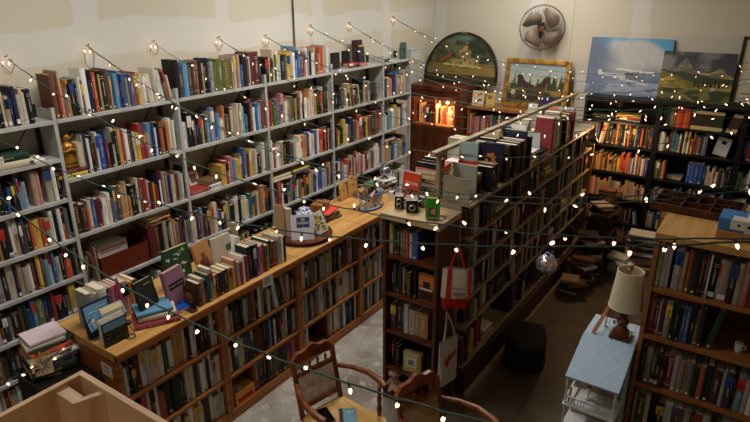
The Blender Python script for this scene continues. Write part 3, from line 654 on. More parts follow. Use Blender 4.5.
# bay C
Kr(2, 1, 3.45, 3.75, 'n r+ w- B h k c', h=.2); Kr(2, 2, 3.45, 3.75, 'e g o h w k i', h=.2); Kr(2, 3, 3.45, 3.75, 'i a e i g w c', h=.19); Kr(2, 0, 3.5, 3.75, 'k D k')
# white booklet leaning on the second row of the mountain bookcase
T = thing('booklet', 'white booklet leaning face out on the black shelf beside the colourful paperbacks', 'booklet', (3.245, 5.93, KZ[1]+.003), .0); T.rotation_euler = (rad(-12), rad(10), 0)
MB().box((-.065, 0, .012), (.065, .006, .2)).build('cover', 'paper', T); MB().box((-.02, -.001, .13), (.025, 0, .165)).build('cover_picture', 'dark', T)
T = thing('plastic_tub', 'small yellow plastic tub on the low black shelf', 'tub', (2.535, 5.93, KZ[5]+.002))
MB().lathe([(0, 0), (.045, 0), (.058, .09), (.062, .09), (.062, .098), (.054, .098), (.044, .006), (0, .006)], (0, 0, 0), 18).build('tub_body', plain('yellow plastic', (214, 190, 40)), T, smooth=True)
# ---------------------------------------------------------------- wooden shelf unit under the gold painting
OX0, OX1, OY0, OY1, OZ = .69, 1.56, 5.75, 6.10, 1.5
T = thing('wooden_bookcase', 'wooden bookcase between the corner cabinet and the long tan shelving', 'bookcase', (.475, OY0, 0)); w = 1.09; d_ = .35
MB().box((-.01, -.012, OZ-.035), (w, d_, OZ)).build('top', 'oak', T, bevel=.002)
for xx in (0, w-.022): MB().box((xx, 0, 0), (xx+.022, d_, OZ-.036)).build('side_panel', 'oak', T)
MB().box((.023, d_-.008, 0), (w-.023, d_-.001, OZ-.036)).build('back_panel', 'walnut', T)
for z in (1.16, .84, .52, .2): MB().box((.023, 0, z-.022), (w-.023, d_-.009, z)).build('shelf', 'oak', T)
ON = 'wooden bookcase under gold-framed painting'
row('O', .50, 1.53, 1.161, 'e- r s+ x s i r+ h H B+ w7- r B m e c B k h B a n H e w x a B', 'top row, '+ON, h=.22, px=False, t=.032, d=.18, maxh=.25)
row('O', .50, 1.53, .841, 'w i e k B a w', 'second row, '+ON, h=.2, px=False, t=.034)
# ---------------------------------------------------------------- lit corner cabinet
BX0, BX1, BY0, BY1, BZ = -.25, .455, 5.55, 6.10, 1.735
T = thing('corner_cabinet', 'dark wood glass-door cabinet in the corner, lit from inside', 'cabinet', (BX0, BY0, 0)); w = BX1-BX0; d_ = BY1-BY0
MB().box((-.0, -.03, BZ-.06), (w+.012, d_, BZ)).box((0, -.015, BZ-.13), (w+.006, d_-.01, BZ-.061)).build('cornice', 'mahog', T, bevel=.006)
for xx in (0, w-.03): MB().box((xx, 0, 0), (xx+.03, d_, BZ-.131)).build('side_panel', 'mahog', T)
MB().box((.031, d_-.012, 0), (w-.031, d_-.001, BZ-.131)).build('back_panel', 'honey', T)
for z in (1.235, .86, .1): MB().box((.031, .03, z-.022), (w-.031, d_-.013, z)).build('shelf', 'honey', T)
def door(x0, x1, z0, z1, glazed, nm):
    f = MB(); r = .03
    f.box((x0, -.004, z0), (x0+r, .022, z1)).box((x1-r, -.004, z0), (x1, .022, z1)).box((x0+r, -.004, z0), (x1-r, .022, z0+r)).box((x0+r, -.004, z1-r), (x1-r, .022, z1))
    o = f.build('door', 'mahog' if not glazed else noise_mat('glazed door frame', (100, 48, 22), (150, 78, 36), 5, .3), T, bevel=.003)
    if glazed: MB().box((x0+r, .008, z0+r), (x1-r, .011, z1-r)).build('glass_pane', 'glass', o)
    else: MB().box((x0+r, .006, z0+r), (x1-r, .014, z1-r)).build('door_panel', 'mahog', o, bevel=.004)
    MB().lathe([(0, 0), (.006, 0), (.006, .012), (.012, .016), (.01, .026), (0, .028)], n=12, T=Matrix.Translation((x0+r*.5 if nm else x1-r*.5, -.005, (z0+z1)/2)) @ Matrix.Rotation(pi/2, 4, 'X')).build('door_knob', 'brass', o, smooth=True)
mid = .345
door(.032, mid-.001, 1.215, BZ-.135, True, 0); door(mid+.001, w-.032, 1.215, BZ-.135, True, 1)
door(.032, mid-.001, .12, 1.21, False, 0); door(mid+.001, w-.032, .12, 1.21, False, 1)
FR['Q'] = (Vector((1, 0, 0)), Vector((0, 1, 0)), 5.68)
row('Q', BX0+.05, BX0+mid-.02, 1.237, 'a i R b n b a w', 'lit left door of corner cabinet', h=.21, px=False, t=.03, maxh=.27)
row('Q', BX0+mid+.02, BX0+w-.05, 1.237, 'q R r q i a r+ R', 'lit right door of corner cabinet', h=.2, px=False, t=.034, maxh=.26)
lp = bpy.data.lights.new('cabinet_lamp', 'POINT'); lp.energy = 14; lp.color = (1, .62, .28); lp.shadow_soft_size = .02
lo = bpy.data.objects.new('cabinet_lamp', lp); COL.objects.link(lo); lo.location = (BX0+w*.72, 5.62, 1.53)
# ---------------------------------------------------------------- pictures
def paint_grid(nx, ny, fn, shape=None):
    "flat picture in x (0..1) and z (0..1) coloured by fn; the painting's own pigments"
    p = MB(); 
    def P(i, j): return (i/nx, j/ny)
    for j in range(ny):
        for i in range(nx):
            u, v = (i+.5)/nx, (j+.5)/ny
            p.add([(i/nx, 0, j/ny), ((i+1)/nx, 0, j/ny), ((i+1)/nx, 0, (j+1)/ny), (i/nx, 0, (j+1)/ny)], [(0, 1, 2, 3)], 0, lin(fn(u, v)))
    return p
def hsh(x, y): return (sin(x*127.1+y*311.7)*43758.5453) % 1
def vn(x, y):
    xi, yi = math.floor(x), math.floor(y); xf, yf = x-xi, y-yi; a = xf*xf*(3-2*xf); b = yf*yf*(3-2*yf)
    return (hsh(xi, yi)*(1-a)+hsh(xi+1, yi)*a)*(1-b)+(hsh(xi, yi+1)*(1-a)+hsh(xi+1, yi+1)*a)*b
def fb(x, y): return vn(x, y)*.5+vn(x*2.1, y*2.1)*.27+vn(x*4.3, y*4.3)*.15+vn(x*9, y*9)*.08
def mx(a, b, t): t = max(0, min(1, t)); return tuple(p+(q-p)*t for p, q in zip(a, b))
def sst(a, b, x): t = max(0, min(1, (x-a)/(b-a))); return t*t*(3-2*t)
def seg(u, v, x0, y0, x1, y1, r0, r1=None):
    dx, dy = x1-x0, y1-y0; t = max(0, min(1, ((u-x0)*dx+(v-y0)*dy)/(dx*dx+dy*dy))); r = r0+((r1 if r1 is not None else r0)-r0)*t
    return math.hypot(u-x0-dx*t, (v-y0-dy*t)) < r
def plane_pic(u, v):
    c = mx((112, 164, 196), (88, 152, 194), v)
    cl = fb(u*3+1, v*3+2)
    big = 1-sst(.2, .5, math.hypot((u-.55)*.9, (v-.63)*1.1)); c = mx(c, (182, 184, 184), sst(.3, .62, cl*.6+big*.62))
    left = 1-sst(.0, .34, u-.12-.25*(1-v)+.25*cl); c = mx(c, (100, 110, 130), left*.95)
    low = 1-sst(.25, .62, v+.25*(cl-.5)); c = mx(c, (114, 124, 144), low*.95)
    c = mx(c, (176, 182, 192), (1-sst(.05, .2, abs(v-.12-.08*cl)))*sst(.45, .62, fb(u*6, v*9))*.8)
    # aeroplane
    if seg(u, v, .17, .36, .56, .34, .022, .05): c = (190, 192, 190)
    if seg(u, v, .17, .36, .17, .42, .03, .02): c = (206, 206, 200)
    if seg(u, v, .38, .46, .82, .42, .016): c = (214, 212, 202)
    if seg(u, v, .44, .29, .76, .22, .017): c = (206, 206, 198)
    if seg(u, v, .55, .34, .62, .34, .05, .05): c = (120, 122, 124)
    if seg(u, v, .5, .38, .57, .38, .018): c = (52, 58, 66)
    for k in (.5, .62, .7):
        if seg(u, v, k, .28, k+.02, .43, .005): c = (90, 96, 104)
    return c
def mount_pic(u, v):
    n = fb(u*4+7, v*4); c = mx((96, 98, 100), (62, 66, 72), v); c = mx(c, (140, 136, 132), sst(.45, .7, fb(u*3+3, v*4+8))*.8)
    h1 = .52+.34*math.exp(-((u-.32)/.12)**2)+.08*math.exp(-((u-.62)/.15)**2)+.16*math.exp(-((u-.82)/.1)**2)+.05*(n-.5)
    if v < h1: c = mx((106, 100, 88), (150, 132, 86), sst(.45, .6, fb(u*9, v*6+2))*.8); c = mx(c, (196, 172, 100), .8*(1-sst(.0, .09, h1-v))*sst(.5, .56, fb(u*7+4, v*7)))
    h2 = .46+.14*(1-u)+.06*fb(u*6, 3)
    if v < h2: c = mx((60, 62, 44), (70, 76, 60), n)
    h3 = .36+.22*math.exp(-((u-.02)/.28)**2)+.05*fb(u*5, 9)
    if v < h3: c = mx((112, 106, 48), (170, 150, 66), sst(.35, .65, fb(u*5+2, v*8)))
    if v < .22+.06*n: c = mx((66, 70, 40), (128, 120, 62), sst(.4, .65, fb(u*6+9, v*10)))
    if seg(u, v, .3, .16, .52, .02, .03) : c = (136, 122, 80)
    for k in range(9):
        x = .5+.055*k; y = .3+.03*hsh(k, 2)
        if abs(u-x) < .018*(1-(v-y)/.2) and y < v < y+.2*(.6+.4*hsh(k, 5)): c = (36, 42, 34)
    if .72 < u < .79 and .26 < v < .31: c = (206, 206, 200)
    return c
def gold_pic(u, v):
    c = mx((190, 182, 146), (144, 160, 162), v*1.2-.15); n = fb(u*6, v*6)
    if v < .46+.05*n: c = mx((120, 92, 36), (168, 132, 56), fb(u*5, v*9+3)); c = mx(c, (60, 54, 28), sst(.48, .62, fb(u*7+4, v*7)))
    for k in range(26):
        x = hsh(k, 1); hgt = .16+.26*hsh(k, 3)*(1 if (x < .2 or x > .66) else .6); b = .40
        if abs(u-x) < .028*(1-(v-b)/hgt) and b-.05 < v < b+hgt: c = mx((46, 54, 32), (70, 74, 40), n)
    for (a, b0, cc, d0, r) in ((.2, .66, .27, .5, .055), (.27, .5, .42, .4, .07), (.6, .4, .68, .62, .06), (.68, .58, .71, .68, .04)):
        if seg(u, v, a, b0, cc, d0, r): c = (62, 44, 34)
    if seg(u, v, .42, .38, .62, .38, .06): c = (74, 54, 38)
    if math.hypot(u-.1, (v-.26)*.8) < .045: c = (196, 198, 200)
    if v < .2: c = mx(c, (52, 44, 24), .5)
    return c
def arch_pic(u, v):
    n = fb(u*5, v*5); c = mx((30, 34, 26), (112, 106, 62), sst(.3, .72, fb(u*9, v*9+4))); c = mx(c, (60, 74, 52), .35); c = mx(c, (86, 120, 104), (1-sst(.0, .14, math.hypot((u-.5)*.45, v-.9)))*.9)
    if v < .36+.05*n: c = mx((92, 76, 38), (150, 126, 66), fb(u*6, v*7))
    if v < .16: c = mx((44, 38, 24), (74, 62, 36), n)
    hh = .44+.10*math.floor(4*vn(u*13, 1))/4+(.16 if .46 < u < .62 else 0)+(.12 if .51 < u < .57 else 0)-.1*abs(u-.54)
    if .34 < u < .74 and .3 < v < hh: c = mx(c, mx((132, 116, 66), (186, 166, 100), fb(u*10, v*10)), .85); c = mx(c, (74, 66, 40), sst(.5, .66, fb(u*24, v*20)))
    if seg(u, v, .2, .42, .34, .56, .02): c = (150, 70, 40)
    if seg(u, v, .25, .36, .76, .32, .012): c = (190, 170, 104)
    return c
def framed(name, label, x0, x1, z0, z1, y, lean, fn, frame, fw, nx, ny, cat='painting', matn='paint'):
    "a picture standing on z0, foot at y, leaning back by lean degrees"
    w, h = x1-x0, (z1-z0)/cos(rad(lean)); T = thing(name, label, cat, (x0, y, z0)); T.rotation_euler = (rad(-lean), 0, 0)
    p = paint_grid(nx, ny, fn); i = fw
    p.v = [(i+(w-2*i)*a[0], -.0, i+(h-2*i)*a[2]) for a in p.v]
    if frame:
        p.build('picture', matn, T); f = MB()
        f.box((0, -.016, 0), (fw, .02, h)).box((w-fw, -.016, 0), (w, .02, h)).box((fw, -.016, 0), (w-fw, .02, fw)).box((fw, -.016, h-fw), (w-fw, .02, h)); f.build('frame', frame, T, bevel=.006)
        MB().box((fw*.5, .004, fw*.5), (w-fw*.5, .016, h-fw*.5)).build('backing_board', 'card', T)
    else:
        p.v = [(a[0], -.001, a[2]) for a in p.v]; p.build('picture', matn, T); MB().box((0, 0, 0), (w, .022, h)).build('stretched_canvas', 'canvas', T)
    return T
framed('canvas_painting', 'unframed painting of a white biplane in blue cloudy sky', 1.785, 2.63, KT+.002, 2.345, 6.035, 8, plane_pic, None, 0, 90, 68)
framed('canvas_painting', 'unframed painting of dark mountains above a yellow-green valley', 2.56, 3.235, KT+.002, 2.235, 5.99, 7, mount_pic, None, 0, 80, 62)
def chart_pic(u, v):
    c = (196, 188, 160)
    if .22 < u < .34 and .62 < v < .68: c = (50, 52, 58)
    if .1 < u < .3 and .14 < v < .155: c = (150, 60, 50)
    if abs(math.hypot((u-.42)*.9, v-.86)-.07) < .006: c = (150, 140, 116)
    return c
framed('framed_chart', 'dark-framed pale chart at the right edge of the back wall', 3.245, 3.78, KT+.002, 2.40, 6.02, 8, chart_pic, plain('dark picture frame', (52, 28, 18), .4), .028, 40, 50, 'picture')
framed('framed_painting', 'gilt-framed landscape painting with dark conifers and fallen trunk', .82, 1.61, OZ+.002, 2.07, 5.985, 8, gold_pic, 'gold', .055, 90, 60)
# arched picture
T = thing('arched_painting', 'large arched dark landscape painting standing on the corner cabinet', 'painting', (-.27+.02, 5.93, BZ+.006)); T.rotation_euler = (rad(-9), 0, 0)
aw, ah = 1.0, .62
def arch_pt(t, k=1.0, o=.0):   # outline from bottom left over the top
    a = pi*(1-t); return (aw/2+(aw/2-o)*cos(a), .10+(ah-.10-o)*sin(a))
p = MB(); n = 48; f = MB()
ring_o = [(0, 0)]+[arch_pt(t/n) for t in range(n+1)]+[(aw, 0)]; ring_i = [(.022, .022)]+[arch_pt(t/n, 1, .022) for t in range(n+1)]+[(aw-.022, .022)]
N_ = len(ring_o)
for k in range(N_):
    a, b_, c, d = ring_o[k], ring_o[(k+1) % N_], ring_i[(k+1) % N_], ring_i[k]
    for y0, y1 in ((-.018, .022),):
        f.add([(a[0], y0, a[1]), (b_[0], y0, b_[1]), (c[0], y0, c[1]), (d[0], y0, d[1]), (a[0], y1, a[1]), (b_[0], y1, b_[1]), (c[0], y1, c[1]), (d[0], y1, d[1])], [(0, 1, 2, 3), (4, 7, 6, 5), (0, 4, 5, 1), (3, 2, 6, 7)])
f.build('frame', plain('dark arch frame', (40, 30, 24), .4), T)
nx, ny = 80, 52
for j in range(ny):
    z0, z1 = .02+(ah-.04)*j/ny, .02+(ah-.04)*(j+1)/ny
    def half(z): return (aw/2-.02) if z < .1 else (aw/2-.02)*math.sqrt(max(0, 1-((z-.1)/(ah-.12))**2))
    for i in range(nx):
        h0, h1 = half(z0), half(z1); a, b_ = i/nx*2-1, (i+1)/nx*2-1
        p.add([(aw/2+a*h0, 0, z0), (aw/2+b_*h0, 0, z0), (aw/2+b_*h1, 0, z1), (aw/2+a*h1, 0, z1)], [(0, 1, 2, 3)], 0, lin(arch_pic(.5+(a+b_)/4*h0/(aw/2), (z0+z1)/2/ah)))
p.build('picture', 'paint', T)
bb = MB(); bb.add([(x, .012, z) for x, z in ring_i], [tuple(range(len(ring_i)))]); bb.build('backing_board', 'card', T)
q = MB()
for k in (-1, 0, 1): q.lathe([(0, -.012), (.012, -.006), (.012, .006), (0, .012)], (aw/2+k*.03, -.022, ah-.014-.003*k*k), 10)
q.build('crest_ornament', 'gold', T, smooth=True)
# small cards beside the gold painting
def card(x, z, y, w, h, label, cols, lean=10, cat='card', name='picture_card', base=(200, 184, 140)):
    T = thing(name, label, cat, (x, y, z)); T.rotation_euler = (rad(-lean), 0, 0)
    MB().box((0, 0, 0), (w, .012, h)).build('cover', plain('card stock', base, .6), T)
    q = MB(); r = random.Random(int(x*1000))
    for k, c in enumerate(cols):
        a, b_ = r.uniform(.08, .7)*w, r.uniform(.06, .78)*h; q.box((a, -.0015, b_), (min(w*.94, a+w*r.uniform(.14, .26)), 0, min(h*.95, b_+h*r.uniform(.1, .2))), 0, None, lin(c))
    q.build('printed_motifs', 'book', T); return T
card(.50, OZ+.002, 5.80, .155, .18, 'pale illustrated book with small colourful motifs standing on the wooden bookcase', [(190, 90, 110), (60, 90, 130), (200, 80, 60), (90, 120, 90), (60, 60, 70), (190, 100, 120), (80, 110, 150), (200, 150, 60)], base=(214, 200, 160))
card(.685, OZ+.002, 5.80, .115, .165, 'small yellow and navy patterned book standing on the wooden bookcase', [(60, 62, 84), (200, 150, 60), (150, 90, 60), (70, 60, 80), (190, 140, 50), (120, 60, 50)], base=(206, 170, 84))
T = card(1.205, OZ+.002, 5.86, .11, .085, 'small white card propped against the gilt frame', [(150, 150, 150)], base=(224, 222, 214))
T = card(1.335, OZ+.002, 5.84, .15, .175, 'navy blue book standing before the gilt frame', [(206, 206, 206), (210, 60, 44)], base=(30, 38, 84), cat='book', name='book')
T = thing('carton', 'small salmon pink carton on the wooden bookcase behind the top rail', 'box', (1.46, 5.83, OZ+.002)); MB().box((0, 0, 0), (.13, .12, .05)).build('carton_body', plain('salmon carton', (206, 120, 96)), T, bevel=.003); MB().box((0, .0, .051), (.13, .12, .058)).build('lid', plain('salmon lid', (214, 136, 110)), T)
# ---------------------------------------------------------------- wall fan
fc = at(542, 28, Y=6.0); T = thing('wall_fan', 'grey caged fan mounted on the back wall above the gilt-framed painting', 'fan', (fc.x, 6.0, fc.z)); T.rotation_euler = (rad(8), 0, rad(18))
R_ = .25; Tf = Matrix.Rotation(pi/2, 4, 'X')
q = MB()
for yy, rr in ((-.05, .8), (-.02, 1), (.05, 1)):
    q.tube([(R_*rr*cos(2*pi*k/40), yy if rr == 1 else -.055, R_*rr*sin(2*pi*k/40)) for k in range(41)], .0035 if rr == 1 else .0015, 6, caps=False)
for k in range(44):
    a = 2*pi*k/44; q.tube([(.045*cos(a), -.06, .045*sin(a)), (R_*.8*cos(a+.12), -.055, R_*.8*sin(a+.12)), (R_*cos(a+.18), -.02, R_*sin(a+.18)), (R_*cos(a+.18), .05, R_*sin(a+.18)), (.07*cos(a), .06, .07*sin(a))], .0011, 4)
q.build('wire_cage', 'steel_dark', T)
for k in range(4):
    a0 = pi/2*k+.5; bl = MB(); nn = 9; vs = []
    for i in range(nn+1):
        r = .04+(R_-.06)*i/nn; wd = .16+.52*sin(pi*min(1, .15+.85*i/nn)*.84); a = a0+.55*i/nn
        vs += [(r*cos(a-wd), -.028, r*sin(a-wd)), (r*cos(a+wd), .012, r*sin(a+wd))]
    bl.add(vs, [(2*i, 2*i+1, 2*i+3, 2*i+2) for i in range(nn)]); o = bl.build('blade', noise_mat('fan blade', (126, 112, 96), (156, 140, 120), 5, .4), T, smooth=True); s_ = o.modifiers.new('s', 'SOLIDIFY'); s_.thickness = .003
MB().lathe([(0, .066), (.026, .064), (.03, .055), (.03, .03), (0, .03)], n=20, T=Tf).build('hub_badge', plain('bronze badge', (140, 96, 60), .4, .5), T, smooth=True)
MB().lathe([(0, -.02), (.05, -.02), (.06, -.05), (.05, -.1), (0, -.11)], n=20, T=Tf).build('motor', 'steel_dark', T, smooth=True)
MB().bar((0, .10, 0), (0, .14, -.06), .03, .03).box((-.04, .125, -.14), (.04, .14, -.02)).build('wall_bracket', 'steel_dark', T)
MB().tube([(.03, .08, -.06), (.05, .1, -.2), (.05, .115, -.36), (.05, .12, -.6)], .004, 6).build('power_cord', 'steel_dark', T)
# ---------------------------------------------------------------- things on the grey shelves
def zy(px, z, back=-.05): return upx('L', px, z)
T = thing('figurine', 'gold statue of a robed figure standing on books on the second grey shelf', 'statue', (-.08, zy(73, 1.76)+.03, 1.709+.063)); 
MB().box((-.04, -.045, 0), (.04, .045, .018)).lathe([(.036, .018), (.046, .03), (.036, .08), (.034, .1), (.042, .12), (.036, .145), (.016, .16), (.016, .166)], n=18).build('robed_body', 'statue', T, smooth=True)
MB().lathe([(0, .16), (.014, .164), (.022, .18), (.022, .192), (.014, .205), (0, .208)], (.004, .004, 0), 16).build('head', 'statue', T, smooth=True)
for s_ in (-1, 1): MB().tube([(0, .036*s_, .138), (.02, .05*s_, .11), (.042, .03*s_, .105), (.05, .0, .118)], [.012, .011, .009, .008], 8).build('arm', 'statue', T, smooth=True)
MB().tube([(0, .03, .175), (.004, .046, .196), (.004, .05, .212)], [.008, .007, .003], 8).build('headdress', 'statue', T, smooth=True)
# small framed picture
z_ = 1.326; T = thing("framed_photograph", 'small brown picture frame standing on the third grey shelf', 'picture', (-.15, zy(207, 1.38)-.07, z_)); T.rotation_euler = (0, rad(-14), 0)
f = MB(); W_, H_ = .15, .17
f.box((0, 0, 0), (.014, .022, H_)).box((0, W_-.022, 0), (.014, W_, H_)).box((0, .022, 0), (.014, W_-.022, .022)).box((0, .022, H_-.022), (.014, W_-.022, H_)); f.build('frame', 'chairwood', T, bevel=.003)
MB().box((.002, .022, .022), (.007, W_-.022, H_-.022)).build('mount', 'paper', T); MB().box((.0072, .045, .05), (.0085, W_-.045, H_-.05)).build('photo', plain('sepia print', (120, 100, 80), .6), T)
# red-brown file box with papers
ya, yb = zy(104, .98), zy(152, .98); T = thing('file_box', 'red-brown open file box holding white papers on the fourth grey shelf', 'box', (-.21, ya, .947)); q = MB(); d_ = .19; w = yb-ya
q.box((0, 0, 0), (d_, w, .006)).box((0, 0, .006), (.005, w, .2)).box((d_-.005, 0, .006), (d_, w, .155)); q.build('box_body', plain('red-brown board', (108, 44, 26), .5), T)
for yy in (0, w-.005): MB().prism([(0, .006), (d_, .006), (d_, .155), (0, .2)], yy, yy+.005, 0, basis((1, 0, 0), (0, 0, 1), (0, -1, 0), (0, 2*yy+.005, 0))).build('side_panel', plain('red-brown side', (100, 40, 24), .5), T)
for k, c in enumerate('www'):
    b = bk((-.19+.035*k, ya+.03, .957), (1, 0, 0), (0, 1, 0), (0, 0, 1), .02, .2+.02*k, .215-.008*k, c, must=1, label=['white paper folder at the back of the red-brown file box', 'white paper folder in the middle of the red-brown file box', 'white pamphlet at the front of the red-brown file box'][k])
    if k == 2: b.cover = [(.15, .8, .9, .84, (190, 70, 60)), (.15, .7, .8, .74, (190, 70, 60))]
stack(-.1, zy(162, 1.18), .945+.25, 'BxqBi', 'pile over '+SH[3]+', '+BAYN[1], 90, w=(.18, .24), d=(.15, .17), t=(.012, .022))
stack(-.09, zy(284, 1.19), .945+.248, 'ii', 'pile over '+SH[3]+', '+BAYN[3], 90, w=(.2, .24), d=(.15, .18), t=(.02, .03)); stack(-.09, zy(303, 1.19), .945+.248, 'Rby', 'second pile over '+SH[3]+', '+BAYN[3], 90, w=(.2, .24), d=(.15, .18), t=(.012, .02))
stack(-.1, zy(392, 1.2), .945+.24, 'ik', 'pile over '+SH[3]+', '+BAYN[5], 90, w=(.2, .24), d=(.14, .16))
# wooden toy aeroplane on that pile
T = thing('wooden_toy_plane', 'pale wooden toy aeroplane lying over the books in the far corner bay', 'toy', (-.10, zy(396, 1.28), .945+.318)); T.rotation_euler = (rad(4), rad(-6), rad(70))
MB().tube([(-.12, 0, 0), (-.04, 0, .012), (.1, 0, .01)], [.008, .02, .012], 10).build('fuselage', 'card', T, smooth=True); MB().box((-.035, -.10, .015), (.035, .10, .023)).build('wing', 'card', T, bevel=.002); MB().box((-.125, -.06, .0), (-.09, .06, .006)).build('tailplane', 'card', T); MB().box((-.125, -.003, .006), (-.09, .003, .05)).build('tail_fin', 'card', T)
# standing black books and frames on the top of bay five
def face_y(x, y0, z, w, h, t, c, lean=0, yaw=0, **k):
    "book standing cover outwards: spine at y0, cover facing +x (turned by yaw, leaning back by lean)"
    R = Matrix.Rotation(rad(yaw), 3, 'Z') @ Matrix.Rotation(rad(-lean), 3, 'Y')
    U = R @ Vector((1, 0, 0)); V = R @ Vector((0, 1, 0)); W = R @ Vector((0, 0, 1))
    O = Vector((x, y0, z)); 
    if lean > 0: O = O + Vector((0, 0, abs(t*U.z) if U.z < 0 else 0))
    return bk(O, U, V, W, t, w, h, c, deco=k.pop('deco', 'none'), **k)
zt = 2.095
face_y(-.14, zy(341, 2.15), zt, .125, .16, .03, 'k', must=1, label='first small black book standing face out on the top grey shelf', pages=(190, 150, 80)); face_y(-.14, zy(352, 2.15), zt, .115, .165, .03, 'k', must=1, label='second small black book standing face out beside a green one', pages=(190, 150, 80))
face_y(-.20, zy(368, 2.2), zt, .13, .25, .05, 'D', lean=4, must=1, label='large dark brown book standing behind the blue book, top grey shelf')
b = face_y(-.13, zy(368.5, 2.2), zt, .11, .2, .02, 'n', lean=6, must=1, label='navy book with yellow border standing face out on the top grey shelf'); b.cover = [(.0, .93, 1, 1, (214, 170, 60)), (.9, 0, 1, .93, (214, 170, 60))]
T = thing('arched_bookend', 'grey-green arched metal bookend at the far end of the top grey shelf', 'bookend', (-.07, zy(404.5, 2.15), zt)); w = .10
pts = [(0, 0), (w, 0), (w, .15), (w*.85, .18), (w*.5, .19), (w*.15, .18), (0, .15)]; inn = [(.03, .004), (w-.03, .004), (w-.03, .11), (w*.6, .125), (w*.5, .127), (w*.4, .125), (.03, .11)]
q = MB(); n_ = 7
for k in range(n_):
    a, b_, c, d = pts[k], pts[(k+1) % n_], inn[(k+1) % n_], inn[k]
    q.add([(0, *a), (0, *b_), (0, *c), (0, *d), (.035, *a), (.035, *b_), (.035, *c), (.035, *d)], [(0, 3, 2, 1), (4, 5, 6, 7), (0, 1, 5, 4), (2, 3, 7, 6)])
q.build('arch', 'patina', T)
MB().box((.005, .028, .004), (.012, w-.028, .128)).build('grey_inset', plain('grey inset', (168, 160, 150), .6), T)
T = thing('plastic_bin', 'pale translucent plastic bin on the far end of the top grey shelf', 'bin', (-.2, 5.19, 2.097)); q = MB(); w, d_, h_ = .24, .17, .085
q.box((0, 0, 0), (d_, w, .003)).box((0, 0, .003), (.003, w, h_)).box((d_-.003, 0, .003), (d_, w, h_)).box((.003, 0, .003), (d_-.003, .003, h_)).box((.003, w-.003, .003), (d_-.003, w, h_)); q.build('bin_body', plain('milky plastic', (186, 190, 186), .35), T)
MB().box((-.006, -.006, h_), (d_+.006, w+.006, h_+.008)).build('lid', plain('milky lid', (176, 182, 178), .35), T, bevel=.002)
T = thing('spring_clip', 'dark green spring clip gripping the front edge of a grey shelf', 'clip', (.012, zy(172.5, 1.70), 1.695)); MB().tube([(0, -.03, .012), (.01, 0, .004), (.0, .03, -.004)], [.008, .012, .006], 8).build('jaw', 'socket', T, smooth=True); MB().tube([(0, .026, 0), (.006, .05, -.014)], .008, 8).build('white_tip', 'paper', T)
# ---------------------------------------------------------------- things on the low oak bookcases
def low(px, py): return at(px, py, Z=HZ)
ZT = HZ+.002
FR['T'] = (Vector((0, 1, 0)), Vector((-1, 0, 0)), .62); FR['S'] = (Vector((0, 1, 0)), Vector((-1, 0, 0)), .895)
LT = 'low bookcase top'
row('T', 94, 143, ZT, 'e6+ i5+ w6+ H5- s5+ f5- D5 a5+ q4 B4', 'front end row, '+LT, h=.225, d=.14, t=.04, maxh=.25)
row('S', 201, 262, ZT, 'B1+ e2 r- t i y- D1+ D1+ D1+ d1+ y1- s3+ e r w- b3 r n6++ n6+ b6', 'edge row, '+LT, h=.18, d=.13, t=.03, maxh=.24, back=.01)
row('S', 262, 289, ZT, 's4+ r4 B3- d3- G4 r3+ c- i4 w4- k', 'edge row right half, '+LT, h=.215, d=.17, t=.03, maxh=.235, back=.02)
b = face_y(.70, upx('S', 243, ZT), ZT, .17, .27, .02, 'i', lean=6, must=1, label='cream book with a green corner standing behind the navy books'); b.cover = [(.7, .55, .95, .72, (80, 100, 70)), (.1, .3, .6, .34, (150, 140, 110))]; b.O.x = .62
# postcards and booklets
def scen(b, sky=(150, 190, 220), land=(60, 80, 60)):
    b.cover = [(.06, .5, .94, .95, sky), (.06, .1, .94, .5, land)]+[(x_, y_, x_+w_, y_+.05, c_) for x_, y_, w_, c_ in [(random.Random(q).uniform(.07, .7), random.Random(q+9).uniform(.12, .56), random.Random(q+5).uniform(.08, .22), [(60, 84, 110), (96, 120, 120), (46, 66, 60), (150, 164, 160)][q % 4]) for q in range(26)]]+[(.2, .72, .6, .76, (214, 220, 226)), (.5, .8, .85, .84, (206, 216, 224))]
b = face_y(.645, .535, ZT, .165, .205, .012, 'n', lean=8, must=1, label='dark blue book with a lake landscape cover, nearest end of the low bookcase'); scen(b, (120, 170, 210), (50, 70, 90))
for k in range(5):
    p1 = low(103+1.5*k, 347-1.6*k); x = .80-.016*k
    b = face_y(x, .538+.004*k, ZT, .15, .145, .008, 'w' if k else 'k', must=1, label=['dark landscape postcard book at the front of the postcard row', 'pale postcard book second in the postcard row', 'pale postcard book third in the postcard row', 'pale postcard book fourth in the postcard row', 'pale postcard book at the back of the postcard row'][k])
    if k == 0: b.cover = [(.04, .6, .96, .97, (110, 150, 180)), (.04, .05, .96, .66, (34, 42, 30))]+[(x_, y_, x_+.09, y_+.06, c_) for x_, y_, c_ in [(random.Random(q).uniform(.05, .85), random.Random(q+50).uniform(.06, .6), [(58, 70, 40), (22, 28, 22), (84, 84, 56), (46, 56, 44)][q % 4]) for q in range(34)]]
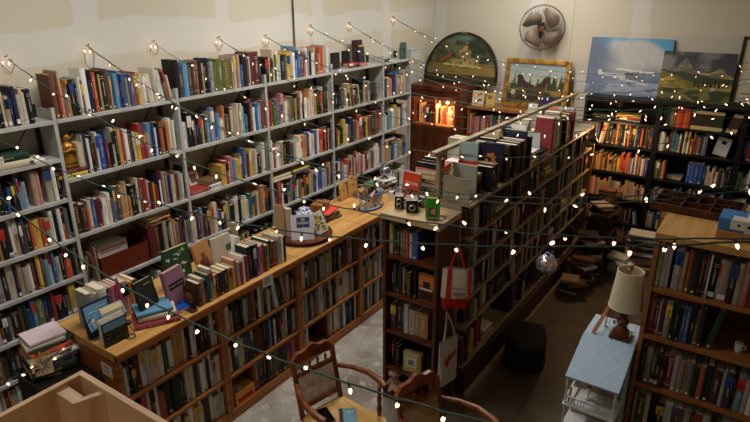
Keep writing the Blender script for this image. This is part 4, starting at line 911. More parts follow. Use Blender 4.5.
for k in range(5):
    b = bk((.685+.008*k, .540+.016*k, ZT+.06+.012*k), (.25, -.35, .9), (.5, .8, .17), (0, 0, 1), .006, .12, .1, 'c', must=1, label=['blue', 'pale', 'grey-blue', 'sea-blue', 'sandy'][k]+' postcard '+['first', 'second', 'third', 'fourth', 'fifth'][k]+' in the fan behind the postcard row')
    U = Vector((.45, -.30, .84)).normalized(); V = Vector((.3, .95, .1)); V = (V-U*V.dot(U)).normalized(); b.U, b.V = U, V; b.W = U.cross(V); b.d, b.h = .13, .09; b.cname = 'pale blue'
    b.cover = [(.05, .5, .95, .95, [(110, 170, 210), (206, 200, 170), (90, 140, 180), (60, 120, 170), (200, 180, 140)][k]), (.05, .06, .95, .5, [(60, 100, 140), (150, 140, 110), (50, 90, 120), (40, 80, 120), (120, 110, 80)][k])]
# candlestick with magenta candle
c0 = Vector((.80, .72, ZT)); c0 = Vector((.655, .765, ZT))
T = thing('candlestick', 'brass candlestick with a tall magenta candle behind the postcards', 'candlestick', c0)
MB().lathe([(0, 0), (.034, 0), (.034, .004), (.012, .012), (.006, .03), (.012, .045), (.006, .06), (.006, .085), (.014, .1), (.014, .115), (0, .115)], n=20).build('stem', 'brass', T, smooth=True)
MB().tube([(0, 0, .11), (-.003, -.01, .3)], [.010, .008], 12).build('candle', 'pink', T, smooth=True); MB().tube([(-.003, -.01, .3), (-.003, -.01, .31)], .0012, 5).build('wick', 'dark', T)
c1 = low(131, 337); c1.z = ZT; T = thing('wire_stand', 'small dark wire candle stand on the low bookcase beside the postcards', 'stand', c1)
MB().tube([(.026*cos(2*pi*k/24), .026*sin(2*pi*k/24), .003) for k in range(25)], .003, 6, caps=False).build('ring_base', 'steel_dark', T); MB().tube([(0, .026, .003), (0, .02, .04), (0, .0, .08)], .002, 6).build('stem', 'steel_dark', T); MB().lathe([(0, .08), (.013, .083), (.014, .1), (.011, .1), (.0, .086)], n=14).build('cup', 'steel_dark', T)
# books lying and standing in the middle
s0 = Vector((.80, .90, ZT))
def flat(x, y, z, w, d, t, c, yaw, label, pages=None, deco=None):
    a = rad(yaw+180); U = Vector((0, 0, 1)); W = Vector((cos(a), sin(a), 0)); V = W.cross(U)
    return bk(Vector((x, y, z))-W*w/2-V*d/2, U, V, W, t, d, w, c, must=1, label=label, pages=pages, pose='lying flat', deco=deco)
x0, y0 = s0.x-.035, s0.y
flat(x0, y0, ZT, .26, .19, .024, (134, 52, 56), 62, 'dark pink book at the bottom of the stack beside the candle'); flat(x0-.005, y0+.01, ZT+.0255, .22, .16, .034, 'i', 60, 'thick cream book lying in the stack beside the candle'); flat(x0-.02, y0, ZT+.061, .21, .16, .02, 'c', 66, 'light blue book on top of the stack beside the candle')
b = face_y(x0-.03, y0-.085, ZT+.083, .14, .17, .025, (42, 46, 36), lean=14, yaw=8, must=1, label='dark green-black hardback standing on the light blue book'); b.cover = [(.45, .8, .85, .83, (150, 134, 80))]
b = flat(.76, 1.11, ZT, .22, .15, .016, (30, 90, 190), 88, 'bright blue book lying flat under the mauve book')
b = face_y(.735, 1.005, ZT+.018, .165, .225, .035, (146, 96, 118), lean=9, yaw=10, must=1, label='mauve hardback with a black title label standing on the low bookcase', deco='none'); b.cover = [(.14, .44, .92, .62, (34, 26, 28)), (.2, .51, .48, .55, (150, 120, 90)), (.56, .51, .86, .55, (150, 120, 90))]
b = face_y(.53, 1.16, ZT, .2, .28, .03, (50, 74, 52), lean=5, must=1, label='book with a green and white leafy cover behind the mauve book')
r_ = random.Random(3); b.cover = [(x, y, x+r_.uniform(.04, .14), y+r_.uniform(.03, .09), r_.choice([(210, 214, 204), (96, 130, 84), (190, 198, 186), (40, 60, 44)])) for x, y in [(r_.uniform(.05, .82), r_.uniform(.05, .88)) for _ in range(40)]]
b = face_y(.57, 1.40, ZT, .165, .24, .025, (176, 122, 80), lean=16, yaw=12, must=1, label='tan book with a brown animal picture leaning back on the low bookcase'); b.cover = [(.2, .15, .7, .5, (112, 58, 34)), (.35, .5, .6, .68, (120, 64, 38)), (.1, .05, .9, .12, (200, 90, 60))]
b = bk(low(214, 272), (0, 1, 0), (-1, 0, 0), (0, 0, 1), .05, .15, .23, 'w', must=1, label='white book leaning over to the right beside the tan animal book', pages=(226, 220, 206)); th = rad(-24); b.O = Vector((.64, 1.60, ZT+.05*sin(-th))); b.U = Vector((0, cos(th), sin(th))); b.W = Vector((0, -sin(th), cos(th))); b.tilt = -20
b = bk((.52, 1.80, ZT), (0, 1, 0), (-1, 0, 0), (0, 0, 1), .03, .05, .27, 'a', must=1, label='narrow upright tan board standing near the round tray', deco='none')
flat(.66, 1.50, ZT, .13, .13, .012, 'r', 80, 'flat red booklet lying behind the row of small dark books')
# bookend
T = thing('bookend', 'dark metal bookend with a gilt medallion at the start of the small book row', 'bookend', (.775, upx('S', 199, ZT)-.008, ZT)); MB().box((0, -.004, 0), (.11, 0, .15)).box((0, -.05, 0), (.13, -.004, .003)).build('plate', plain('bronze plate', (84, 58, 36), .4, .4), T, bevel=.002); MB().lathe([(0, 0), (.035, 0), (.04, .004), (0, .008)], n=20, T=Matrix.Translation((.055, -.004, .07)) @ Matrix.Rotation(pi/2, 4, 'X')).build('medallion', 'brass', T, smooth=True)
MB().box((.1095, -.002, .02), (.1102, 0, .12)).build('edge_strip', 'brass', T)
# round tray and what stands on it
tc_ = Vector((.668, 2.385, ZT)); T = thing('lazy_susan', 'round dark wooden turntable tray on the low oak bookcases', 'tray', tc_)
MB().lathe([(0, 0), (.10, 0), (.10, .012), (0, .012)], n=32).build('base_disc', 'mahog', T); MB().lathe([(0, .014), (.226, .014), (.233, .02), (.233, .032), (.224, .034), (.216, .026), (0, .026)], n=48).build('tray_disc', 'mahog', T, smooth=True)
zt_ = ZT+.028
T = thing('framed_tile', 'clear stand holding a white card with a blue tile picture on the round tray', 'picture', (.69, 2.212, zt_)); T.rotation_euler = (0, rad(-12), rad(-48)); w, h_ = .18, .2
MB().box((0, 0, 0), (.004, w, h_)).build('white_card', plain('glossy white card', (224, 226, 228), .25), T); MB().box((-.004, .02, 0), (0, w-.02, .1)).build('easel_back', 'card', T)
MB().box((.004, .045, .10), (.0052, .145, .18)).build('blue_picture', plain('deep blue print', (62, 74, 136), .4), T)
q = MB()
for k in range(4):
    q.tube([(.006, .06+.022*k+.008*cos(2*pi*j/14), .135+.008*sin(2*pi*j/14)) for j in range(15)], .0022, 5, caps=False)
q.build('ring_pattern', 'paper', T)
q = MB().box((.0053, .082, .152), (.0062, .108, .172)).box((.0053, .092, .102), (.0062, .098, .122)); q.build('figure_print', plain('pale print', (206, 170, 160), .5), T)
T = thing('art_card', 'white-bordered picture card with yellow flowers leaning on the round tray', 'card', (.80, 2.40, zt_)); T.rotation_euler = (rad(14), rad(-16), rad(-20)); w, h_ = .11, .18
MB().box((0, 0, 0), (.003, w, h_)).build('card', 'paper', T); q = MB(); r_ = random.Random(5)
for k in range(28):
    a, c = r_.uniform(.012, w-.03), r_.uniform(.014, h_-.03); q.box((.003, a, c), (.0036+.0001*k, a+.018, c+.018), 0, None, lin(r_.choice([(206, 170, 60), (90, 120, 90), (220, 196, 110), (120, 130, 80), (176, 120, 50), (100, 140, 130)])))
q.build('flower_print', 'book', T)
b = bk((tc_.x+.0, tc_.y-.13, zt_), (0, 1, 0), (-1, 0, 0), (0, 0, 1), .035, .15, .20, 'i', must=1, label='thick cream book standing on the round tray', deco='none'); b.O = Vector((.64, 2.255, zt_)); b.d = .14; b.h = .235
b = bk((tc_.x+.06, tc_.y-.125, zt_), (0, 1, 0), (-1, 0, 0), (0, 0, 1), .012, .1, .23, 'a', must=1, label='tall thin tan booklet beside the thick cream book on the round tray', deco='none'); b.O = Vector((.60, 2.235, zt_)); b.d = .1; b.h = .26
T = thing('china_vase', 'round blue and white china jar on the round tray', 'jar', (.60, 2.475, zt_)); T.scale = (1.15, 1.15, 1.15); MB().lathe([(0, 0), (.035, 0), (.06, .04), (.068, .085), (.058, .12), (.034, .14), (.034, .148), (.03, .148), (.03, .14), (.05, .11), (0, .02)], n=28).build('jar_body', 'delft', T, smooth=True); MB().lathe([(0, .165), (.008, .162), (.012, .152), (.036, .1485), (.036, .1482), (0, .1482)], n=24).build('jar_lid', 'delft', T, smooth=True)
# stack to the right of the tray
x0, y0 = .56, 2.80
zz = ZT
for k, (w, d, t, c, yw, lb) in enumerate([(.24, .17, .02, 'x', 84, 'russet book at the bottom of the stack beside the round tray'), (.22, .16, .026, 'B', 96, 'brown book second from the bottom of the stack beside the tray'), (.2, .15, .022, 'a', 88, 'tan book in the middle of the stack beside the round tray'), (.23, .17, .014, (226, 84, 60), 102, 'bright coral red book lying near the top of the stack')]):
    flat(x0, y0, zz, w, d, t, c, yw, lb); zz += t+.001
T = thing('wooden_box', 'small brown wooden box on top of the coral red book', 'box', (x0-.02, y0-.045, zz)); T.rotation_euler = (0, 0, .3); MB().box((-.06, -.075, 0), (.06, .075, .05)).build('box_body', 'oak', T, bevel=.003); MB().box((-.062, -.077, .051), (.062, .077, .066)).build('box_lid', 'honey', T, bevel=.003); MB().box((.0605, -.008, .03), (.063, .008, .05)).build('clasp', 'brass', T)
# two pointed wooden panels
for k, (px, py, lab) in enumerate([(339, 200, 'left pointed yellow wooden panel beside the blue planter'), (348, 196, 'right pointed yellow wooden panel beside the blue planter')]):
    T = thing('pointed_panel', lab, 'wooden panel', (.40-.01*k, 3.215+.145*k, ZT), 0, 'pointed wooden panels'); T.rotation_euler = (0, rad(-6), rad(8-14*k)); w = .125; h_ = .235 if k else .19
    MB().prism([(0, 0), (w, 0), (w, h_*.72), (w*.62, h_*.88), (w/2, h_), (w*.38, h_*.88), (0, h_*.72)], 0, .018, 0, basis((0, 1, 0), (0, 0, 1), (1, 0, 0), (0, 0, 0))).build('panel', 'oaktop', T, bevel=.002)
    q = MB(); q.lathe([(0, 0), (.006, 0), (.006, .006), (0, .006)], n=10, T=Matrix.Translation((.018, w/2, h_*.5)) @ Matrix.Rotation(pi/2, 4, 'Y')); q.build('knob', 'brass', T)
# oval blue and white planter and its contents
pc = Vector((.727, 3.256, ZT)); T = thing('planter', 'oval blue and white china planter filled with odds and ends', 'planter', pc); T.rotation_euler = (0, 0, 0)
MB().lathe([(0, 0), (.86, 0), (.92, .006), (.92, .018), (.84, .024), (.88, .05), (.96, .1), (1.0, .128), (1.04, .135), (1.0, .14), (.93, .128), (.86, .06), (0, .03)], n=48, sx=1, sy=1, T=Matrix.Diagonal((.095, .155, 1, 1))).build('bowl', 'delft', T, smooth=True)
q = MB(); q.tube([(.099*cos(2*pi*k/40), .16*sin(2*pi*k/40), .137) for k in range(41)], .005, 8, caps=False); q.build('blue_rim', 'delftblue', T, smooth=True)
q = MB(); q.tube([(.09*cos(2*pi*k/40), .146*sin(2*pi*k/40), .008) for k in range(41)], .005, 8, caps=False); q.build('blue_foot', 'delftblue', T, smooth=True)
MB().box((.02, -.172, .08), (.05, -.152, .115)).build('handle', 'white', T, bevel=.006)
for k, (dx, dy, L_, c, lab, tl) in enumerate([(-.02, -.085, .14, 'card', 'tan wooden wedge sticking up from the blue planter', .5), (.025, -.005, .11, 'chairwood', 'reddish wooden block lying in the blue planter', -.9), (-.025, .062, .09, 'walnut', 'dark wooden block lying in the blue planter', 1.0)]):
    o = MB().box((-.02, -.03, -L_/2), (.02, .03, L_/2)).build('wooden_block', c, None, (pc.x+dx, pc.y+dy, ZT+.135), bevel=.004); o.rotation_euler = (tl, .2*k, .4*k); tag(o, lab, 'block')
flat(pc.x-.01, pc.y+.03, ZT+.185, .17, .12, .02, 'B', 75, 'brown book balanced on top of the blue planter'); flat(pc.x-.01, pc.y+.04, ZT+.207, .16, .11, .012, (78, 106, 84), 88, 'green booklet topmost over the blue planter')
# beyond the planter
zz = stack(.55, 3.74, ZT, 'aBxiw', 'stack behind the blue planter, '+LT, 86, w=(.2, .23), d=(.15, .17)); 
T = thing('pewter_urn', 'dull silver lidded urn standing on the stack behind the blue planter', 'urn', (.55, 3.76, zz+.002)); MB().lathe([(0, 0), (.034, 0), (.03, .01), (.016, .02), (.05, .05), (.06, .08), (.05, .11), (.034, .12), (.034, .126), (0, .126)], n=24).build('urn_body', 'pewter', T, smooth=True); MB().lathe([(.036, .128), (.03, .142), (.008, .15), (.008, .156), (.01, .162), (0, .168)], n=20).build('lid', 'pewter', T, smooth=True); MB().tube([(0, -.05, .1), (0, -.082, .09), (0, -.08, .06), (0, -.052, .055)], .005, 8).build('handle', 'pewter', T, smooth=True)
T = thing('pillar_candle', 'short white pillar candle in front of the endmost dark bookcase', 'candle', (.78, 3.52, ZT)); MB().lathe([(0, 0), (.024, 0), (.024, .085), (.02, .088), (0, .084)], n=20).build('wax', 'paper', T, smooth=True); MB().tube([(0, 0, .084), (.001, 0, .096)], .001, 5).build('wick', 'dark', T)
stack(.50, 3.50, ZT, 'DB', 'short stack, '+LT, 92, w=(.2, .24), d=(.16, .18))
T = thing('pink_candle', 'tall thin pink candle standing before the fourth grey shelf', 'candle', (.1, 0, 0)); pk = at(362, 166, X=.02); T.location = (.012, pk.y, .949); MB().tube([(0, 0, 0), (0, .004, .205)], [.012, .010], 12).build('wax', plain('rose wax', (196, 84, 120), .5), T, smooth=True); MB().tube([(0, .004, .205), (0, .004, .214)], .001, 5).build('wick', 'dark', T); MB().lathe([(0, 0), (.022, 0), (.022, .004), (.013, .006), (.013, .02), (0.0125, .02)], n=16).build('socket_cup', 'brass', T)
# ---------------------------------------------------------------- on top of the dark end bookcase
def et(px, py): return at(px, py, Z=EZ)
b = bk((0, 0, 0), (0, -1, 0), (1, 0, 0), (0, 0, 1), .02, .19, .255, (214, 208, 198), must=1, label='white and red book with a grid of photographs standing on the dark bookcase', deco='none')
p0 = et(397, 202); yaw = rad(-8); R = Matrix.Rotation(yaw, 3, 'Z') @ Matrix.Rotation(rad(-10), 3, 'X')
b.U = R @ Vector((0, -1, 0)); b.V = R @ Vector((1, 0, 0)); b.W = R @ Vector((0, 0, 1)); b.O = Vector((1.60, 2.345, EZ+.006)); b.d, b.h = .165, .215
b.cover = [(.14, .04, 1, .98, (216, 66, 36))]+[(.2+.2*i, .24+.12*j, .36+.2*i, .34+.12*j, [(40, 40, 42), (120, 118, 114), (70, 70, 72), (30, 30, 32)][(i+j) % 4]) for i in range(4) for j in range(2)]
PICT = b
def camera_thing(px, py, w, h, d, yaw, label, body, lens_r, twin=False, y=None):
    p = et(px, py); T = thing('camera', label, 'camera', (p.x, y or p.y, EZ+.001), yaw, 'old cameras on the dark bookcase')
    MB().box((-w/2, 0, 0), (w/2, d, h)).build('camera_body', body, T, bevel=.004)
    for z in ((h*.3, h*.7) if twin else (h*.48,)): 
        MB().lathe([(0, 0), (lens_r, 0), (lens_r, .018), (lens_r*.8, .022), (lens_r*.6, .014), (0, .014)], n=20, T=Matrix.Translation((0, 0, z)) @ Matrix.Rotation(pi/2, 4, 'X')).build('lens', 'silver', T, smooth=True)
        MB().lathe([(0, .0145), (lens_r*.58, .0145), (0, .019)], n=16, T=Matrix.Translation((0, 0, z)) @ Matrix.Rotation(pi/2, 4, 'X')).build('lens_glass', 'screen', T, smooth=True)
    MB().box((-w/2, 0, h), (w/2, d, h+.006)).build('top_plate', 'silver', T, bevel=.001); MB().lathe([(0, 0), (.007, 0), (.007, .014), (0, .014)], n=12, T=Matrix.Translation((w/2+.001, d*.5, h*.7)) @ Matrix.Rotation(pi/2, 4, 'Y')).build('winding_knob', 'silver', T); return T
camera_thing(399, 209, .06, .085, .07, rad(28), 'upright black twin-lens camera, leftmost on the dark bookcase', 'black', .018, True)
camera_thing(412, 213, .075, .082, .105, rad(32), 'black and silver box camera between the other two cameras', 'black', .022)
camera_thing(423, 205, .05, .06, .035, rad(10), 'small silver camera half hidden behind the green book', 'silver', .016, y=2.33)
b = bk((0, 0, 0), (0, -1, 0), (1, 0, 0), (0, 0, 1), .045, .09, .13, (60, 156, 40), must=1, label='bright green book with an animal photo standing at the corner of the dark bookcase', deco='none', pages=(206, 160, 84))
R = Matrix.Rotation(rad(24), 3, 'Z') @ Matrix.Rotation(rad(-8), 3, 'X'); b.U = R @ Vector((0, -1, 0)); b.V = R @ Vector((1, 0, 0)); b.W = R @ Vector((0, 0, 1)); p0 = et(425, 216); b.O = Vector((1.915, 2.155, EZ+.004+.006)); b.cover = [(.26, .1, .8, .55, (96, 60, 50)), (.4, .2, .72, .45, (200, 128, 80)), (.55, .3, .7, .5, (216, 150, 90))]
MB_ = MB().tube([(2.0+.03*cos(k*.5), 2.2+.05*sin(k*.45)-.01*k*.2, EZ+.004) for k in range(9)], .003, 6).build('loose_cord', 'steel_dark'); tag(MB_, 'short dark cord lying by the green book on the dark bookcase', 'cord')
# beige metal bookends on the top deck
T = thing('metal_divider', 'beige sheet metal divider standing at the near end of the tan shelving', 'divider', (1.88, 2.445, CZ[0]+.004)); MB().box((0, 0, 0), (.20, .003, .17)).box((0, .003, 0), (.20, .09, .003)).build('plate', 'beige', T, bevel=.001); MB().lathe([(0, 0), (.012, 0), (.012, .002), (0, .002)], n=14, T=Matrix.Translation((.16, -.0005, .1)) @ Matrix.Rotation(pi/2, 4, 'X')).build('round_stud', 'silver', T)
b = bk((1.89, 2.575, CZ[0]+.005), (0, -1, 0), (1, 0, 0), (0, 0, 1), .02, .18, .23, 'e', must=1, label='large pale grey book standing face out behind the beige divider', deco='none')
b = bk((1.74, 2.75, CZ[0]+.005), (0, -1, 0), (1, 0, 0), (0, 0, 1), .03, .17, .26, (176, 196, 200), must=1, label='pale blue book with a red lower band standing on the pile by the beige divider', deco='none'); R = Matrix.Rotation(rad(14), 3, 'Z') @ Matrix.Rotation(rad(-6), 3, 'X'); b.U = R @ Vector((0, -1, 0)); b.V = R @ Vector((1, 0, 0)); b.W = R @ Vector((0, 0, 1)); b.O = Vector((1.878, 2.68, CZ[0]+.162)); b.d, b.h = .13, .19; b.cover = [(0, 0, 1, .34, (226, 74, 44)), (.15, .55, .8, .58, (110, 130, 140)), (.15, .48, .7, .51, (110, 130, 140))]
b = bk((1.90, 3.12, CZ[0]+.005), (0, -1, 0), (1, 0, 0), (0, 0, 1), .02, .19, .28, (40, 38, 52), must=1, label='dark book with a bright orange ornament cover on the top deck', deco='none'); R = Matrix.Rotation(rad(10), 3, 'Z') @ Matrix.Rotation(rad(-6), 3, 'X'); b.U = R @ Vector((0, -1, 0)); b.V = R @ Vector((1, 0, 0)); b.W = R @ Vector((0, 0, 1)); b.O = Vector((1.89, 2.955, CZ[0]+.012)); r_ = random.Random(9)
b.cover = [(x, y, x+.12, y+.07, r_.choice([(226, 138, 40), (236, 160, 60), (206, 110, 30)])) for x, y in [(.3+.45*r_.random(), .32+.4*r_.random()) for _ in range(18)]]
# ---------------------------------------------------------------- inside the dark end bookcase
b = bk((0, 0, 0), (0, -1, 0), (1, 0, 0), (0, 0, 1), .03, .13, .2, (150, 84, 40), must=1, label='orange and black picture-cover book face out in the dark bookcase second row', deco='none'); b.O = Vector((1.885, 2.16, EZS[1]+.002)); b.cover = [(.06, .55, .94, .95, (196, 116, 56)), (.3, .5, .7, .75, (52, 30, 22)), (.06, .05, .94, .5, (60, 34, 24)), (.1, .42, .85, .5, (206, 190, 170))]
b = bk((0, 0, 0), (0, -1, 0), (1, 0, 0), (0, 0, 1), .05, .14, .15, (196, 180, 110), must=1, label='pale yellow framed-picture book face out in the dark bookcase fourth row', deco='none'); b.O = Vector((1.77, 2.17, EZS[3]+.002)); b.U = Vector((.2, -.98, 0)); b.V = Vector((.98, .2, 0)); b.cover = [(.18, .25, .72, .8, (206, 206, 196)), (.3, .38, .6, .66, (120, 120, 110)), (.8, 0, 1, 1, (150, 140, 50))]
def skin_body(name, verts, edges, radii, mat, parent, subd=2):
    me = bpy.data.meshes.new(name); me.from_pydata([tuple(v) for v in verts], edges, []); o = bpy.data.objects.new(name, me); COL.objects.link(o); o.parent = parent; me.materials.append(M_[mat])
    m = o.modifiers.new('skin', 'SKIN'); m.use_smooth_shade = True
    for i, r in enumerate(radii): me.skin_vertices[0].data[i].radius = (r, r) if not isinstance(r, tuple) else r
    me.skin_vertices[0].data[0].use_root = True
    s = o.modifiers.new('sub', 'SUBSURF'); s.levels = subd; s.render_levels = subd; return o
T = thing('baby_doll', 'small pale bald baby doll sitting at the bottom of the dark bookcase', 'doll', (1.70, 2.145, .071)); T.rotation_euler = (0, 0, rad(20)); T.scale = (1.3, 1.3, 1.3)
skin_body('doll_body', [(0, 0, .018), (0, 0, .045), (0, 0, .062), (0, 0, .075), (0, -.002, .1), (.03, -.004, .05), (.04, -.02, .03), (-.03, -.004, .05), (-.04, -.02, .03), (.018, -.03, .014), (.022, -.055, .012), (-.018, -.03, .014), (-.022, -.055, .012)],
    [(0, 1), (1, 2), (2, 3), (3, 4), (2, 5), (5, 6), (2, 7), (7, 8), (0, 9), (9, 10), (0, 11), (11, 12)], [.024, .024, .016, .014, .012, .01, .008, .01, .008, .013, .01, .013, .01], 'skin', T)
MB().lathe([(.036*sin(pi*k/12), -.036*cos(pi*k/12)) for k in range(13)], (0, -.002, .106), 20).build('head', 'skin', T, smooth=True)
for s_ in (-1, 1):
    MB().lathe([(0, -.006), (.0045, -.004), (.0055, 0), (.0045, .004), (0, .006)], (.0125*s_, -.0325, .103), 12).build('eye', 'dark', T, smooth=True); MB().lathe([(0, -.008), (.006, -.004), (.007, 0), (.006, .005), (0, .008)], (.035*s_, 0, .098), 10).build('ear', 'skin', T, smooth=True)
MB().tube([(-.006, -.034, .083), (0, -.036, .081), (.006, -.034, .083)], .0015, 6).build('mouth', 'red', T)
# ---------------------------------------------------------------- tote bags on the side
def tote(loc, w, h, depth, body, label, mats, logo):
    T = thing('tote_bag', label, 'bag', loc); q = MB(); n = 8; vs = []
    for j in range(n+1):
        z = -h*j/n; bulge = depth*(.35+.65*sin(pi*min(1, .15+.8*j/n))); ww = w*(1-.05*sin(pi*j/n)); 
        if j == n: bulge *= .6
        for k in range(12):
            a = 2*pi*k/12; vs.append((max(0, .004+bulge*(1+cos(a))/2), ww/2*sin(a) if abs(sin(a)) < .9 else ww/2*(1 if sin(a) > 0 else -1), z+(.012*sin(k*1.7) if j == n else 0)))
    fs = [(j*12+k, j*12+(k+1) % 12, (j+1)*12+(k+1) % 12, (j+1)*12+k) for j in range(n) for k in range(12)]
    split = 6 if 'red' in mats else n
    up = MB().add(vs[:(split+1)*12], fs[:split*12]); up.build('bag_body', 'canvas', T, smooth=True)
    if split < n:
        lo_ = MB().add(vs[split*12:], [tuple(i-split*12 for i in f) for f in fs[split*12:]]+[tuple(range((n-split)*12, (n-split+1)*12))]); lo_.build('red_base', 'red', T, smooth=True)
    return T
T = thing('tote_bag', 'cream canvas tote bag with red base and straps hung on the dark bookcase', 'bag', (2.142, 2.165, 1.168), rad(-64))
def slab(z0, z1, w0, w1, t0, t1, n=6, wav=0):
    q = MB(); vs = []; r = []
    for j in range(n+1):
        f = j/n; z = z0+(z1-z0)*f; w = w0+(w1-w0)*f; t = t0+(t1-t0)*f
        for k in range(20):
            a = 2*pi*k/20; cx, sx = cos(a), sin(a); e = .45
            vs.append((t/2*math.copysign(abs(cx)**e, cx)+.006*sin(3*f+k)*wav, w/2*math.copysign(abs(sx)**e, sx), z+.006*wav*sin(k*1.3)*(1 if j == n else 0)))
    q.add(vs, [(j*20+k, j*20+(k+1) % 20, (j+1)*20+(k+1) % 20, (j+1)*20+k) for j in range(n) for k in range(20)]+[tuple(range(n*20, n*20+20))]); return q
slab(0, -.20, .17, .185, .03, .085, 6, .4).build('bag_body', 'canvas', T, smooth=True); slab(-.2005, -.285, .186, .155, .086, .05, 5, 1).build('red_base', 'red', T, smooth=True)
for sy in (-.035, .06):
    MB().tube([(-.07, .0, .12), (-.02, .01+sy*.2, .115), (.005, sy*.6, .06), (.014, sy, -.0)], .0065, 6).build('strap', 'red', T, smooth=True)
MB().add([(.016, -.052, .0), (.016, -.026, .0), (.046, -.03, -.202), (.046, -.06, -.202), (.022, -.052, .0), (.022, -.026, .0), (.052, -.03, -.202), (.052, -.06, -.202)], [(0, 3, 2, 1), (4, 5, 6, 7), (0, 1, 5, 4), (1, 2, 6, 5), (2, 3, 7, 6), (3, 0, 4, 7)]).build('strap_band', 'red', T)
MB().add([(.014, .076, .0), (.014, .09, .0), (.036, .098, -.202), (.036, .082, -.202), (.02, .076, .0), (.02, .09, .0), (.044, .098, -.202), (.044, .082, -.202)], [(0, 3, 2, 1), (4, 5, 6, 7), (0, 1, 5, 4), (1, 2, 6, 5), (2, 3, 7, 6), (3, 0, 4, 7)]).build('strap_band', 'red', T)
MB().tube([(.045, -.012+.0068*k+.003*sin(k*2.1), -.128+.009*sin(k*1.55)+(.012 if k in (2, 3) else 0)) for k in range(13)], .0022, 5).build('script_logo', 'dark', T)
MB().box((.044, -.01, -.163), (.049, .068, -.158)).build('blue_stripe', plain('blue stripe', (80, 90, 150)), T); MB().box((.045, -.01, -.173), (.050, .068, -.166)).build('orange_stripe', plain('orange stripe', (200, 110, 80)), T)
MB().tube([(-.105, -.03, .118), (-.06, -.005, .118), (-.055, -.0, .135)], .005, 6).build('hook', 'brass', T)
T = thing('tote_bag', 'plain cream tote bag with a red print hung low on the dark bookcase', 'bag', (EX1+.056, 2.19, .62), rad(-14))
slab(0, -.35, .19, .17, .02, .045, 8, .5).build('bag_body', 'canvas', T, smooth=True)
for s_ in (-1, 1): MB().tube([(-.03, 0, .19), (-.004, .03*s_, .1), (.006, .055*s_, -.0)], .007, 6).build('strap', 'canvas', T)
q = MB(); r_ = random.Random(2)
for k in range(7): q.tube([(.019, -.05+.016*k, -.2+.012*k+r_.uniform(-.02, .02)), (.020, -.04+.016*k, -.15+.008*k+r_.uniform(-.02, .02))], .010, 6)
q.build('red_print', plain('faded red print', (170, 60, 66), .8), T); MB().lathe([(0, 0), (.006, 0), (.006, .02), (0, .022)], n=10, T=Matrix.Translation((-.054, 0, .192)) @ Matrix.Rotation(pi/2, 4, 'Y')).build('hook', 'brass', T)
